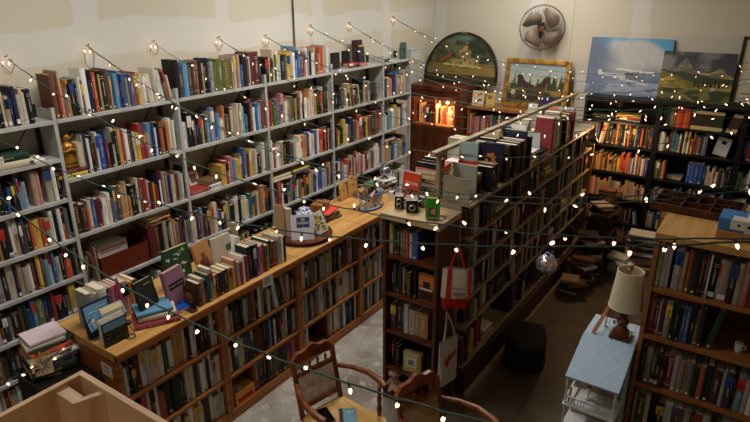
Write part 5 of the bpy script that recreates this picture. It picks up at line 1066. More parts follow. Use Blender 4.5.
# ---------------------------------------------------------------- carved armchairs with cane backs
def armchair(loc, rz, label):
    T = thing('armchair', label, 'chair', loc, rz, 'carved cane-back armchairs')
    sw0, sw1, sd, sz = .30, .42, .40, .45
    # saddle seat
    q = MB(); nx, ny = 14, 14; top = []; bot = []
    for i in range(nx+1):
        u = i/nx; x = -.015+sd*u
        for j in range(ny+1):
            v = j/ny*2-1; ww = (sw0+(sw1-sw0)*min(1, u*1.3))/2; rx = 1-.10*max(0, u-.82)/.18*abs(v)**3
            xx = x*rx if u > .8 else x; zz = sz-.012*(1-abs(v)**2.2)*sin(pi*min(1, u*1.05)) + .012*(abs(v) > .86)*0
            top.append((xx, v*ww, zz)); bot.append((xx, v*ww*.97, sz-.035))
    k = (nx+1)*(ny+1); f = lambda i, j: i*(ny+1)+j
    fs = []
    for i in range(nx):
        for j in range(ny): fs.append((f(i, j), f(i+1, j), f(i+1, j+1), f(i, j+1))); fs.append((k+f(i, j), k+f(i, j+1), k+f(i+1, j+1), k+f(i+1, j)))
    for i in range(nx): fs.append((f(i, 0), k+f(i, 0), k+f(i+1, 0), f(i+1, 0))); fs.append((f(i, ny), f(i+1, ny), k+f(i+1, ny), k+f(i, ny)))
    for j in range(ny): fs.append((f(0, j), f(0, j+1), k+f(0, j+1), k+f(0, j))); fs.append((f(nx, j), k+f(nx, j), k+f(nx, j+1), f(nx, j+1)))
    q.add(top+bot, fs); q.build('seat', 'seat', T, smooth=True)
    lean = lambda z: -.012-.085*((z-sz)/.38)
    # back
    for s in (-1, 1):
        MB().tube([(lean(z), s*(.145-.004*(z-sz)), z) for z in (.43, .5, .6, .7, .79)], [.017, .016, .015, .016, .017], 10).build('back_stile', 'chairwood', T, smooth=True)
    q = MB(); n = 16; zt = lambda v: .785+.06*(1-abs(v)**2.2)+.012*cos(v*9); zb = lambda v: .752+.012*(1-v*v)
    for i in range(n):
        for (a, b_) in ((i/n*2-1, (i+1)/n*2-1),):
            x0, x1 = lean(.8)-.013-.012*(1-a*a), lean(.8)-.013-.012*(1-b_*b_); y0, y1 = a*.16, b_*.16
            q.add([(x0, y0, zb(a)), (x1, y1, zb(b_)), (x1, y1, zt(b_)), (x0, y0, zt(a)), (x0+.026, y0, zb(a)), (x1+.026, y1, zb(b_)), (x1+.026, y1, zt(b_)), (x0+.026, y0, zt(a))], [(0, 3, 2, 1), (4, 5, 6, 7), (0, 1, 5, 4), (3, 7, 6, 2)]+([(0, 4, 7, 3)] if i == 0 else [])+([(1, 2, 6, 5)] if i == n-1 else []))
    q.build('crest_rail', 'chairwood', T)
    for z in (.700, .50): MB().bar((lean(z), -.135, z), (lean(z), .135, z), .02, .028).build('back_rail', 'chairwood', T, bevel=.003)
    for k_ in range(4):
        y = -.088+.0587*k_; MB().lathe([(.004, 0), (.004, .006), (.010, .014), (.004, .022), (.011, .03), (.005, .042), (.005, .05)], n=12, T=Matrix.Translation((lean(.73)-.004, y, .708))).build('back_spindle', 'chairwood', T, smooth=True)
    q = MB(); a0, a1, z0, z1 = -.128, .128, .515, .688
    for k_ in range(19): y = a0+(a1-a0)*k_/18; q.bar((lean(z0), y, z0), (lean(z1), y, z1), .0035, .0016, 0, (1, 0, 0))
    for k_ in range(15): z = z0+(z1-z0)*k_/14; q.bar((lean(z)+.001, a0, z), (lean(z)+.001, a1, z), .0035, .0016, 0, (1, 0, 0))
    for k_ in range(-12, 19):
        for sg in (1, -1):
            y_s = a0+(a1-a0)*k_/18; pts = []
            for z in (z0, z1):
                y = y_s+(z-z0)*1.0; pts.append((y if sg > 0 else -y, z))
            (ya, za), (yb_, zb_) = pts
            m_ = (zb_-za)/(yb_-ya)
            def clip(y, z):
                if y < a0: return a0, za+m_*(a0-ya)
                if y > a1: return a1, za+m_*(a1-ya)
                return y, z
            (ya2, za2), (yb2, zb2) = clip(ya, za), clip(yb_, zb_)
            if z0-.001 <= za2 <= z1+.001 and z0-.001 <= zb2 <= z1+.001 and abs(zb2-za2) > .01: q.bar((lean(za2)+.002, ya2, za2), (lean(zb2)+.002, yb2, zb2), .003, .0012, 0, (1, 0, 0))
    q.build('cane_panel', 'cane', T)
    for s in (-1, 1):
        MB().tube([(lean(.655), s*.148, .655), (.05, s*.20, .668), (.16, s*.232, .672), (.27, s*.232, .668), (.32, s*.222, .66)], [.014, .015, .017, .021, .018], 12).build('arm', 'chairwood', T, smooth=True)
        MB().lathe([(.011, .44), (.013, .47), (.017, .5), (.010, .53), (.015, .57), (.010, .61), (.014, .655)], (.285, s*.205, 0), 12).build('arm_post', 'chairwood', T, smooth=True)
        for fx, nm in ((.04, 0), (.33, 1)):
            MB().tube([(fx, s*(.12 if nm == 0 else .15), .43), (fx+(-.025 if nm == 0 else .02), s*(.14 if nm == 0 else .175), .22), (fx+(-.055 if nm == 0 else .045), s*(.155 if nm == 0 else .195), 0)], [.017, .020, .013], 10).build('leg', 'chairwood', T, smooth=True)
        MB().tube([(.015, s*.14, .22), (.35, s*.175, .22)], .009, 8).build('stretcher', 'chairwood', T)
    return T
cs = rad(-14)
armchair((1.70, 1.325, 0), cs, 'carved cane-back armchair holding a phone and a notebook')
armchair((2.375, 1.41, 0), rad(-18), 'carved armchair before the small doll, only its back and arm showing')
# phone and notebook on the seat
def on_seat(px, py): return at(px, py, Z=.452)
p0 = at(326, 416, Z=.45); T = thing('smartphone', 'black smartphone lying on the armchair seat', 'phone', (p0.x, p0.y, .4505)); T.rotation_euler = (0, 0, rad(62)); MB().box((-.034, -.07, 0), (.034, .07, .008)).build('phone_case', 'black', T, bevel=.004); MB().box((-.031, -.066, .0081), (.031, .066, .0086)).build('screen', 'screen', T)
p0 = at(348, 418, Z=.45); T = thing('notebook', 'slate blue notebook with a dark spine lying on the armchair seat', 'notebook', (p0.x, p0.y, .4505)); T.rotation_euler = (0, 0, rad(42))
MB().box((-.046, -.07, .0), (.046, .07, .002)).box((-.0455, -.0695, .002), (.0455, .0695, .012)).build('pages', 'paper', T); MB().box((-.048, -.072, .012), (.048, .072, .014)).build('cover', 'teal', T); MB().box((-.0485, -.0725, -.0002), (-.028, .0725, .0146)).build('spine', 'dark', T)
MB().box((-.015, .036, .0141), (.038, .040, .0146)).box((.004, .022, .0141), (.018, .026, .0146)).build('cover_print', 'paper', T)
# ---------------------------------------------------------------- dolls house with lamp
DX0, DX1, DY0, DY1, DZR, DZD = 2.945, 3.233, 1.96, 2.53, .80, .92; YB_ = 2.285
T = thing('dolls_house', 'pale blue and white dolls house with shingled porch roof', 'dolls house', (DX0, DY0, 0)); w = DX1-DX0
q = MB(); a = Vector((0, 0, DZR)); b_ = Vector((0, YB_-DY0, DZD))
q.add([(0, 0, DZR), (w, 0, DZR-.0), (w, YB_-DY0, DZD), (0, YB_-DY0, DZD), (0, 0, DZR-.012), (w, 0, DZR-.012), (w, YB_-DY0, DZD-.012), (0, YB_-DY0, DZD-.012)], [(0, 1, 2, 3), (4, 7, 6, 5), (0, 4, 5, 1), (1, 5, 6, 2), (3, 2, 6, 7), (0, 3, 7, 4)]); q.build('porch_roof', 'shingle', T)
MB().box((.004, YB_-DY0+.001, DZD-.012), (w-.004, DY1-DY0, DZD)).build('upper_deck', 'clap', T)
MB().box((.012, .20, .0+.43), (w-.012, .212, DZD-.09)).build('papered_wall', 'paperwall', T)
for x in (.006, w-.014): MB().box((x, YB_-DY0, .43), (x+.008, DY1-DY0-.01, DZD-.0125)).box((x, .20, .43), (x+.008, YB_-DY0-.0005, DZR+.055)).build('side_wall', 'clap', T)
MB().box((0, .0, .60), (w, .199, .612)).build('porch_floor', 'doll', T); MB().box((.0, .0, .41), (w, DY1-DY0, .43)).build('base_board', 'doll', T)
for x in (.014, w-.014): 
    MB().lathe([(.008, .612), (.006, .63), (.009, .65), (.006, .67), (.006, .72), (.009, .735), (.006, .75), (.009, .785)], (x, .016, 0), 10).build('porch_column', 'doll', T, smooth=True)
    MB().lathe([(.008, .43), (.006, .45), (.006, .56), (.009, .598)], (x, .016, 0), 10).build('porch_column', 'doll', T, smooth=True)
q = MB().box((.022, .012, .655), (w-.022, .02, .663)).box((.022, .012, .618), (w-.022, .02, .624))
for k in range(14): q.box((.03+(w-.06)*k/13-.002, .013, .624), (.03+(w-.06)*k/13+.002, .019, .655))
q.build('porch_railing', 'doll', T)
q = MB().box((.012, .022, .655), (.02, .195, .663))
q.build('side_rail', 'doll', T)
MB().bar((.03, .03, .62), (.03, .055, .70), .014, .006).build('wood_offcut', 'card', T)
t_ = thing('miniature_figure', 'tiny white-dressed doll on the dolls house porch', 'figurine', (DX0+.11, DY0+.13, .613)); skin_body('figure_body', [(0, 0, .03), (0, 0, .05), (0, 0, .062), (0, 0, .072), (.014, -.008, .04), (-.014, -.008, .04), (.006, -.03, .008), (-.006, -.03, .008)], [(0, 1), (1, 2), (2, 3), (1, 4), (1, 5), (0, 6), (0, 7)], [.012, .011, .006, .010, .004, .004, .006, .006], 'paper', t_); MB().lathe([(0, .066), (.011, .07), (.012, .078), (.006, .086), (0, .087)], (0, .003, 0), 12).build('hair', plain('violet hair', (70, 50, 90)), t_, smooth=True)
t_ = thing('folding_stand', 'pair of thin wooden strips leaning as an easel on the dolls house deck', 'easel', (DX0, DY0, DZD)); 
e0 = at(593, 333, Z=DZD+.002); e1 = at(610, 305, Z=DZD+.16)
lo_ = lambda v: (v.x-DX0, v.y-DY0, v.z-DZD)
MB().bar(lo_(e0), lo_(e1), .022, .006).build('front_strip', 'oak', t_); MB().bar((e1.x-DX0-.012, e1.y-DY0+.02, .002), (e1.x-DX0-.004, e1.y-DY0-.004, .148), .02, .005).build('rear_strip', 'oaktop', t_)
t_ = thing('wooden_peg', 'tiny brown peg standing on the dolls house deck', 'peg', (at(614, 323, Z=DZD).x, at(614, 323, Z=DZD).y, DZD+.001)); MB().lathe([(0, 0), (.008, 0), (.007, .012), (.009, .016), (0, .02)], n=12).build('peg_body', 'chairwood', t_, smooth=True)
t_ = thing('low_table', 'plain low table under the dolls house', 'table', (DX0, DY0, 0)); MB().box((-.02, -.02, .385), (w-.0, DY1-DY0+.02, .408)).build('table_top', 'walnut', t_)
for x in (0, w-.04): 
    for y in (0, DY1-DY0-.04): MB().box((x, y, 0), (x+.03, y+.03, .384)).build('leg', 'walnut', t_)
# table lamp
L0 = Vector((3.137, 2.345, DZD+.002)); T = thing('table_lamp', 'table lamp with cream drum shade and turned wooden base on the dolls house', 'lamp', L0)
MB().box((-.055, -.055, 0), (.055, .055, .018)).lathe([(.052, .018), (.05, .035), (.03, .06), (.022, .075), (.034, .09), (.036, .105), (.022, .122), (.02, .135), (.026, .145), (.013, .155), (.013, .17), (0, .17)], n=24).build('turned_base', 'mahog', T, smooth=True, bevel=0)
MB().tube([(0, 0, .17), (0, 0, .43)], .004, 8).build('stem', 'brass', T); MB().lathe([(0, .43), (.008, .432), (.014, .445), (.008, .458), (0, .46)], n=14).build('finial', 'chairwood', T, smooth=True)
zs0, zs1 = .20, .425; MB().lathe([(.092, zs0), (.070, zs1), (.068, zs1), (.090, zs0), (.092, zs0)], n=48).build('shade', 'shade', T, smooth=True)
q = MB(); q.tube([(.069*cos(2*pi*k/40), .069*sin(2*pi*k/40), zs1) for k in range(41)], .003, 6, caps=False); q.build('shade_binding', 'shade2', T, smooth=True); q = MB(); q.tube([(.091*cos(2*pi*k/40), .091*sin(2*pi*k/40), zs0) for k in range(41)], .003, 6, caps=False); q.build('shade_binding', 'shade2', T, smooth=True)
q = MB()
for k in range(3): q.tube([(0, 0, zs1-.002), (.068*cos(2.1*k), .068*sin(2.1*k), zs1-.004)], .0015, 5)
q.build('shade_spider', 'brass', T); MB().lathe([(0, .25), (.014, .26), (.024, .3), (.02, .33), (.01, .35), (0, .35)], n=16).build('unlit_bulb', 'white', T, smooth=True)
T = thing('price_tag', 'small cream tag hanging at the lamp base', 'tag', (L0.x+.05, L0.y-.03, DZD+.002)); T.rotation_euler = (0, rad(12), rad(30)); MB().box((0, 0, 0), (.002, .035, .05)).build('tag_card', 'shade2', T); MB().lathe([(0, 0), (.008, 0), (.008, .0008), (0, .0008)], n=12, T=Matrix.Translation((-.001, .018, .028)) @ Matrix.Rotation(-pi/2, 4, 'Y')).build('printed_mark', 'ink', T)
# ---------------------------------------------------------------- on the oak bookcase
ty0 = at(660, 210, Z=RZ+.0); T = thing('type_tray', 'dark wooden compartment tray on top of the oak bookcase', 'tray', (3.10, 2.70, RZ)); tw, td, th_ = .46, .30, .045
MB().box((0, 0, .0), (tw, td, .006)).build('tray_base', 'walnut', T)
MB().box((0, 0, .006), (tw, .012, th_)).box((0, td-.012, .006), (tw, td, th_)).box((0, .012, .006), (.012, td-.012, th_)).box((tw-.012, .012, .006), (tw, td-.012, th_)).build('tray_rim', 'walnut', T, bevel=.002)
q = MB()
for x in (.15, .30): q.box((x, .012, .006), (x+.006, td-.012, th_-.006))
for (x0, x1, y) in ((.012, .15, .10), (.156, .3, .15), (.306, tw-.012, .12), (.306, tw-.012, .21), (.012, .15, .2)): q.box((x0, y, .006), (x1, y+.005, th_-.008))
for (x, y0, y1) in ((.08, .105, .2), (.22, .155, td-.012), (.38, .125, .21)): q.box((x, y0, .006), (x+.005, y1, th_-.008))
q.build('partition', 'walnut', T); o_ = T
T.location = (3.13, 2.685, RZ-.004); T.rotation_euler = (0, 0, rad(-3))
bx = at(722, 235, Z=RZ); T = thing('cardboard_box', 'flat brown cardboard box under the blue and white carton', 'box', (3.50, 2.40, RZ+.001)); T.rotation_euler = (0, 0, rad(-2)); MB().box((0, 0, 0), (.34, .20, .042)).build('box_body', 'card', T, bevel=.002); MB().box((.0, .085, .0421), (.34, .115, .0428)).build('tape_strip', plain('brown tape', (150, 104, 60), .35), T)
T = thing('carton', 'blue and white printed carton on top of the oak bookcase', 'box', (3.50, 2.41, RZ+.045)); T.rotation_euler = (0, 0, rad(-2)); MB().box((0, 0, 0), (.34, .17, .062)).build('carton_body', 'box_blue', T, bevel=.002)
q = MB().box((.055, -.001, .012), (.15, 0, .0625)).box((.12, -.001, .0), (.34, 0, .0625)).box((.06, .0, .0621), (.34, .07, .063)).box((.12, .07, .0621), (.15, .14, .063)); q.build('white_panel', 'paper', T); MB().box((.085, -.0015, .03), (.1, -.001, .042)).box((.13, -.0018, .028), (.145, -.001, .042)).build('print', 'ink', T)
mg = at(735, 361, Y=2.38); T = thing('mug', 'small white mug on the second row of the oak bookcase', 'mug', (mg.x, 2.40, RZS[1]+.002)); MB().lathe([(0, 0), (.018, 0), (.021, .05), (.019, .05), (.016, .005), (0, .005)], n=20).build('cup', 'white', T, smooth=True); MB().tube([(.02, 0, .04), (.033, 0, .036), (.033, 0, .018), (.02, 0, .012)], .003, 8).build('handle', 'white', T, smooth=True)
# ---------------------------------------------------------------- black tub on the floor and mirror ball
T = thing('floor_case', 'black rounded case with a slanted lid on the aisle floor', 'case', (2.345, 3.075, 0)); T.rotation_euler = (0, 0, rad(12)); T.scale = (1.0, .95, .68)
pl = [(-.13, .15), (.13, .15), (.155, .05)]+[(.155*cos(a), .0+.16*sin(a)) for a in [-pi*k/14 for k in range(1, 14)]]+[(-.155, .05)]
n_ = len(pl); hz = lambda x, y: .36+.10*max(0, (y+.16)/.31)
q = MB(); q.add([(x*1.05, y*1.05, 0) for x, y in pl]+[(x, y, hz(x, y)-.05) for x, y in pl], [tuple(range(n_-1, -1, -1)), tuple(range(n_, 2*n_))]+[(i, (i+1) % n_, n_+(i+1) % n_, n_+i) for i in range(n_)]); q.build('case_body', 'blackmatt', T, bevel=.006)
q = MB(); q.add([(x*1.0, y*1.0, hz(x, y)-.047) for x, y in pl]+[(x*.86, y*.86+.01, hz(x, y)) for x, y in pl], [tuple(range(n_-1, -1, -1)), tuple(range(n_, 2*n_))]+[(i, (i+1) % n_, n_+(i+1) % n_, n_+i) for i in range(n_)]); q.build('slanted_lid', 'black', T, bevel=.008)
MB().tube([(-.05, -.168, .26), (-.05, -.19, .27), (.05, -.19, .27), (.05, -.168, .26)], .007, 8).build('handle', 'black', T)
dc = at(546.7, 264, Y=2.75); T = thing('mirror_ball', 'small silver mirror ball hanging in the aisle', 'ball', dc); r = .074
q = MB(); nl = 14; rb = random.Random(4)
for j in range(nl):
    t0, t1 = pi*j/nl, pi*(j+1)/nl; m_ = max(4, int(2*nl*sin((t0+t1)/2)))
    for k in range(m_):
        a0, a1 = 2*pi*k/m_, 2*pi*(k+.93)/m_; e = (t1-t0)*.04; jr = [rb.uniform(.985, 1.03) for _ in range(4)]
        q.add([(r*f_*sin(t)*cos(a), r*f_*sin(t)*sin(a), r*f_*cos(t)) for f_, (t, a) in zip(jr, ((t0+e, a0), (t1-e, a0), (t1-e, a1), (t0+e, a1)))], [(0, 1, 2, 3)])
q.build('mirror_facet_skin', 'chrome', T); MB().lathe([(r*.985*sin(pi*k/16), -r*.985*cos(pi*k/16)) for k in range(17)], n=28).build('core', 'steel_dark', T)
MB().lathe([(.016, r-.004), (.016, r+.012), (0, r+.014)], n=14).build('cap', plain('blue cap', (40, 90, 170)), T); MB().tube([(0, 0, r+.012), (0, 0, ZC-dc.z)], .0008, 4).build('hanging_line', 'steel_dark', T)
# ---------------------------------------------------------------- big open plywood box in the foreground
bz = 1.9; X0, Y1 = 2.262, -.29; X1, Y0 = 2.90, -.86; bh = .15; wt = .016
T = thing('plywood_box', 'open pale plywood box with wooden dividers in the near corner of the view', 'box', (X0, Y0, bz-bh)); w, d_ = X1-X0, Y1-Y0
MB().box((0, 0, 0), (w, d_, .01)).build('bottom', 'ply', T)
for nm, lo1, hi1 in (('far', (0, d_-wt, .01), (w, d_, bh)), ('near', (0, 0, .01), (w, wt, bh)), ('l', (0, wt, .01), (wt, d_-wt, bh)), ('r', (w-wt, wt, .01), (w, d_-wt, bh))): MB().box(lo1, hi1).build('box_side', 'ply', T, bevel=.0015)
def inbox(px, py, z): v = at(px, py, Z=z); return Vector((v.x-X0, v.y-Y0, z-(bz-bh)))
a1, a2 = inbox(72, 406, bz-.02), inbox(107, 394, bz-.02); p = MB(); p.bar((a1.x, a1.y, bh*.6), (a2.x, a2.y, bh*.6), .016, .10); p.build('divider', 'ply', T, bevel=.001)
a1, a2 = inbox(57, 388, bz-.02), inbox(78, 402, bz-.02); p = MB(); p.bar((a1.x, a1.y, bh*.62), (a2.x, a2.y, bh*.62), .032, .09); p.build('divider', 'ply', T, bevel=.001)
MB().box((wt+.004, .10, .011), (.30, .34, .02)).build('pale_insert', plain('pale board', (206, 190, 164)), T)
t_ = thing('pedestal_cabinet', 'plain wooden pedestal under the open plywood box', 'cabinet', (X0+.05, Y0+.05, 0)); MB().box((0, 0, 0), (w-.1, d_-.1, bz-bh-.03)).build('cabinet_body', 'honey', t_); MB().box((-.01, -.01, bz-bh-.03), (w-.09, d_-.09, bz-bh-.002)).build('cabinet_top', 'oaktop', t_)
# ---------------------------------------------------------------- pile in the gap behind the nearest low bookcase
sx, sy = .44, .395
for k, lab in enumerate(['black crate on the floor at the open end of the low bookcases', 'upper black crate under the book pile at the end of the low bookcases']):
    t_ = thing('storage_crate', lab, 'crate', (.30, .262, .392*k+.002)); w, d_, h_ = .45, .25, .388; q = MB()  # added crates: their black stands in for shade on the bookcase end
    q.box((0, 0, 0), (w, d_, .01)).box((0, 0, .01), (.008, d_, h_-.03)).box((w-.008, 0, .01), (w, d_, h_-.03)).box((.008, 0, .01), (w-.008, .008, h_-.03)).box((.008, d_-.008, .01), (w-.008, d_, h_-.03)); q.build('crate_body', 'blackmatt', t_)
    MB().box((-.008, -.004, h_-.029), (w+.008, d_+.003, h_)).build('lid', 'black', t_, bevel=.003)
z = .792
for k, (c, lab, t) in enumerate([((44, 58, 42), 'dark green folder at the bottom of the end pile by the black crates', .05), ('n', 'navy book second from the bottom of the end pile by the black crates', .02), ('w', 'white book third from the bottom of the end pile by the black crates', .022), ('e', 'pale grey book in the middle of the end pile by the black crates', .02), ((216, 84, 44), 'orange-red book in the pile on the black crates', .026), ('G', 'dark green book near the top of the end pile by the black crates', .016), ('i', 'cream booklet near the top of the end pile by the black crates', .02), ('w', 'white magazine topmost of the end pile by the black crates', .024)]):
    flat(sx-.01*k*.6, sy+.012*(k % 3), z, .24-.006*k, .2-.004*k, t, c, 78+5*(k % 3), lab); z += t+.001
# ---------------------------------------------------------------- floor piles at the far end of the long shelving
PN = 'floor heap by long tan shelving'
for (x, y, n_, rot) in [(2.31, 5.58, 22, 15), (2.32, 5.30, 20, -30), (2.31, 5.02, 15, 20), (2.31, 4.76, 10, -20), (2.30, 4.5, 5, 10), (2.58, 5.60, 5, 40), (2.58, 5.25, 4, -35)]:
    zz = .003
    for j in range(n_): zz = stack(x+rng.uniform(-.035, .035), y+rng.uniform(-.035, .035), zz, [rng.choice('DaBkxDiBDkaBxDkeBDxBkDwrB')], PN, rot, spin=38, t=(.02, .044), w=(.16, .24))
for (x, y, cols, rot) in [(2.74, 5.42, 'wwiBaiaGwsGkwGpewGi', 20), (2.62, 5.28, 'wwe', 50)]: stack(x, y, .002, cols, 'floor magazines by black bookcase', rot, spin=22, w=(.24, .3), d=(.18, .22), t=(.012, .03))
FR['Z'] = (Vector((0, 1, 0)), Vector((-1, 0, 0)), 2.27); row('Z', 4.72, 4.86, .004, 'h k w- D', 'floor row leaning on the tan shelving', px=False, h=.2, d=.1)
# warm clamp lamp at the shelving end lights the paperbacks
T = thing('clamp_lamp', 'small clamp lamp clipped at the far end of the tan shelving', 'lamp', (2.135, 5.35, 1.40)); MB().lathe([(.012, 0), (.02, -.02), (.045, -.06), (.043, -.06), (.018, -.021), (.01, -.003)], n=20, T=Matrix.Rotation(rad(-40), 4, 'X')).build('reflector', 'steel_dark', T, smooth=True); MB().tube([(0, 0, .0), (0, -.01, .03), (-.02, 0, .05)], .005, 6).build('clamp_arm', 'steel_dark', T)
lp = bpy.data.lights.new('clamp_lamp', 'POINT'); lp.energy = 9; lp.color = (1, .55, .22); lp.shadow_soft_size = .04; lo = bpy.data.objects.new('clamp_lamp', lp); COL.objects.link(lo); lo.location = (2.22, 5.52, 1.36)
# ---------------------------------------------------------------- strings of mini lights
def strand(A, B, sag, sk, label, seed, step=.145, tvals=None, t0=0, t1=1, big=1):
    A = Vector(A); B = Vector(B); r = random.Random(seed); T = thing('string_light', label, 'string lights', A, 0, 'strings of small warm lights across the room')
    def P(t): 
        v = A+(B-A)*t; v.z -= sag*4*t*(1-t)*(1+sk*(2*t-1)); return v-A
    n = 90; q = MB(); q.tube([P(t0+(t1-t0)*i/n)+Vector((0, .0015*sin(i*2.3), .002*cos(i*1.7))) for i in range(n+1)], .0022*max(1, big*1.45), 5); q.build('wire', 'wire', T)
    Ln = (B-A).length*(t1-t0); m = int(Ln/step); k = 0
    for i in range(m):
        t = t0+(t1-t0)*(i+.5+r.uniform(-.3, .3))/m; p = P(t); w = pj(p+A)
        if i == 0: continue
        if not (-15 < w[0] < 765 and -15 < w[1] < 437): continue
        d = Vector((r.uniform(-.5, .5), r.uniform(-.5, .5), r.uniform(-1, .35))).normalized(); e = p+d*.016
        o = MB().tube([e, e+d*.006, e+d*.013, e+d*.019], [.0038*big, .0062*big, .0055*big, .0012], 7).build('bulb', 'bulb', T, smooth=True)
        MB().tube([p, e], .0036, 6).build('bulb_socket', 'socket', o)
        k += 1
        if k >= 60: break
    return T
WN = 'string lights from the '
SL = [('A', (-.27, 5.151, 2.55), (4.85, 5.184, 2.807), .613, -.06, 'farthest string of small lights, running over the arched painting'),
 ('B', (-.27, 4.291, 2.518), (4.85, 4.437, 2.714), .617, -.154, 'second farthest string of lights, hooked above the fifth grey bay'),
 ('C', (-.27, 3.656, 2.516), (4.85, 3.345, 2.581), .471, 0, 'string of lights hooked above the fourth grey bay'),
 ('D', (-.27, 3.033, 2.458), (4.85, 3.069, 2.669), .504, -.07, 'string of lights hooked near the upright conduit'),
 ('E', (-.27, 2.49, 2.474), (4.85, 2.995, 2.666), .532, -.2, 'string of lights hooked above the third grey bay'),
 ('F', (-.27, 1.868, 2.483), (4.85, 2.827, 2.966), .845, .04, 'string of lights hooked above the leaning books of the second bay'),
 ('G', (-.27, 1.353, 2.49), (4.85, 1.1, 2.95), .715, .2, 'string of lights with a coiled loop, hooked above the second bay'),
 ('H', (-.27, .83, 2.463), (4.85, 1.019, 2.57), .546, 0, 'string of lights hooked above the nearest grey bay'),
 ('I', (-.27, .519, 2.154), (4.85, .847, 2.632), .446, -.1, 'low string of lights crossing before the oak bookcase and tote bag'),
 ('J', (-.24, .185, 2.475), (4.85, .441, 2.064), .642, -.319, 'nearest string of lights, crossing in front of the cane-back armchair')]
BIG = dict(A=.5, B=.52, C=.54, D=.56, E=.6, F=.7, G=.75, H=.9, I=.95, J=1.1)
for k, (nm, A, B, sag, sk, lab) in enumerate(SL): strand(A, B, sag, sk, lab, k*7+1, .16, big=BIG[nm], t0=.058 if nm == 'I' else .006)
for k, (nm, dz, dy, lab) in enumerate([('A', .10, .35, 'slack second wire hung under the farthest string of lights'), ('B', .06, .1, 'slack second wire beside the second farthest string of lights'), ('C', .05, -.15, 'slack second wire beside the string above the fourth grey bay'), ('D', .05, .2, 'slack second wire beside the string near the conduit'), ('E', .07, -.1, 'slack second wire beside the string above the third bay'), ('G', .035, .05, 'slack second wire beside the string with the coiled loop')]):
    s_ = [q for q in SL if q[0] == nm][0]; A, B = s_[1], s_[2]; strand((A[0], A[1]+.012, A[2]), (B[0], B[1]+dy, B[2]), s_[3]+dz, s_[4], lab, 100+k, .2, big=BIG[nm]*.95)
strand((.52, -.2, 1.03), (.54, .50, .955), .10, 0, 'short string of lights drooping before the nearest grey bay', 55, .08)
# hooks, coiled ends and the glow of the bunched bulbs at each hook
for k, (nm, A, B, sag, sk, lab) in enumerate(SL[:8]):
    T = thing('wall_hook', 'small wall hook and bunched lights, '+['at the far corner', 'above the fifth bay', 'above the fourth bay', 'beside the conduit', 'above the third bay', 'above the leaning books', 'above the gold statue bay', 'above the nearest bay'][k], 'hook', (XL, A[1], A[2]+.006)); MB().tube([(0, 0, 0), (.03, 0, 0), (.036, 0, .012)], .003, 6).build('hook_rod', 'steel_dark', T)
    for j in range(2): 
        e = Vector((.02+.012*j, -.03+.03*j, -.028-.006*j)); MB().tube([e, e+Vector((.004, 0, -.008)), e+Vector((.006, 0, -.018))], [.003, .0045, .0012], 7).build('bulb', 'bulb', T, smooth=True)
    MB().tube([(.02, -.03, -.02), (.012, -.03, -.06-.05*(k == 6)), (.014, .01, -.10-.09*(k == 6)), (.02, .035, -.06), (.02, .02, -.015)], .0025, 5).build('coiled_wire', 'wire', T, smooth=True)
    lp = bpy.data.lights.new('hook_glow', 'POINT'); lp.energy = .06; lp.color = (1, .55, .22); lp.shadow_soft_size = .02; lo = bpy.data.objects.new('hook_glow', lp); COL.objects.link(lo); lo.location = (XL+.06, A[1], A[2]-.035)
# greeting cards pegged on the short string
for k, (px, py, s_, lab, cols) in enumerate([(42, 366, .105, 'cream sunburst greeting card pegged to the short string of lights', (206, 186, 150)), (53, 374, .08, 'yellow flower greeting card pegged to the short string of lights', (150, 130, 110))]):
    p = at(px, py, X=.52); T = thing('greeting_card', lab, 'card', p); T.rotation_euler = (0, rad(-14), rad(-25)); MB().box((0, -s_/2, -s_/2), (.002, s_/2, s_/2)).build('card', plain('card face', cols, .7), T)
    q = MB(); c = (150, 100, 60) if k == 0 else (206, 150, 40)
    for j in range(12): a = 2*pi*j/12; q.bar((.0028, .012*cos(a), .012*sin(a)), (.0028, s_*.42*cos(a), s_*.42*sin(a)), .005, .001, 0, (1, 0, 0))
    q.build('printed_rays', plain('ray print', c, .7), T); MB().box((-.004, -.006, s_/2-.01), (.008, .006, s_/2+.03)).build('peg', 'oaktop', T)
# ---------------------------------------------------------------- lettering on the red picture-grid book is added after its mesh exists
def norm(b):
    b.U = b.U.normalized(); b.V = (b.V-b.U*b.V.dot(b.U)).normalized(); b.W = b.U.cross(b.V)
for b in BOOKS: norm(b)
# ordinals along every row
rows = {}
for b in BOOKS:
    if b.must: continue
    rows.setdefault((b.where, b.pose), []).append(b)
for (wh, pose), L_ in rows.items():
    if pose == 'upright':
        ax = 1 if abs(L_[0].V.x) > .5 else 0
        for i, b in enumerate(sorted(L_, key=lambda q: q.O[ax])): b.n = i+1
    else:
        ax = 1 if ('black' not in wh and 'oak bookcase under' not in wh and 'wooden' not in wh) else 0
        ctr = lambda q: (q.O+q.V*q.d/2+q.W*q.h/2)
        piles = []
        for q in sorted(L_, key=lambda q: ctr(q)[ax]):
            for p in piles:
                if (ctr(p[0]).xy-ctr(q).xy).length < .11: p.append(q); break
            else: piles.append([q])
        for k, p in enumerate(piles):
            for i, q in enumerate(sorted(p, key=lambda q: q.O.z)): q.n = i+1; q.pile = (k+1, len(piles))
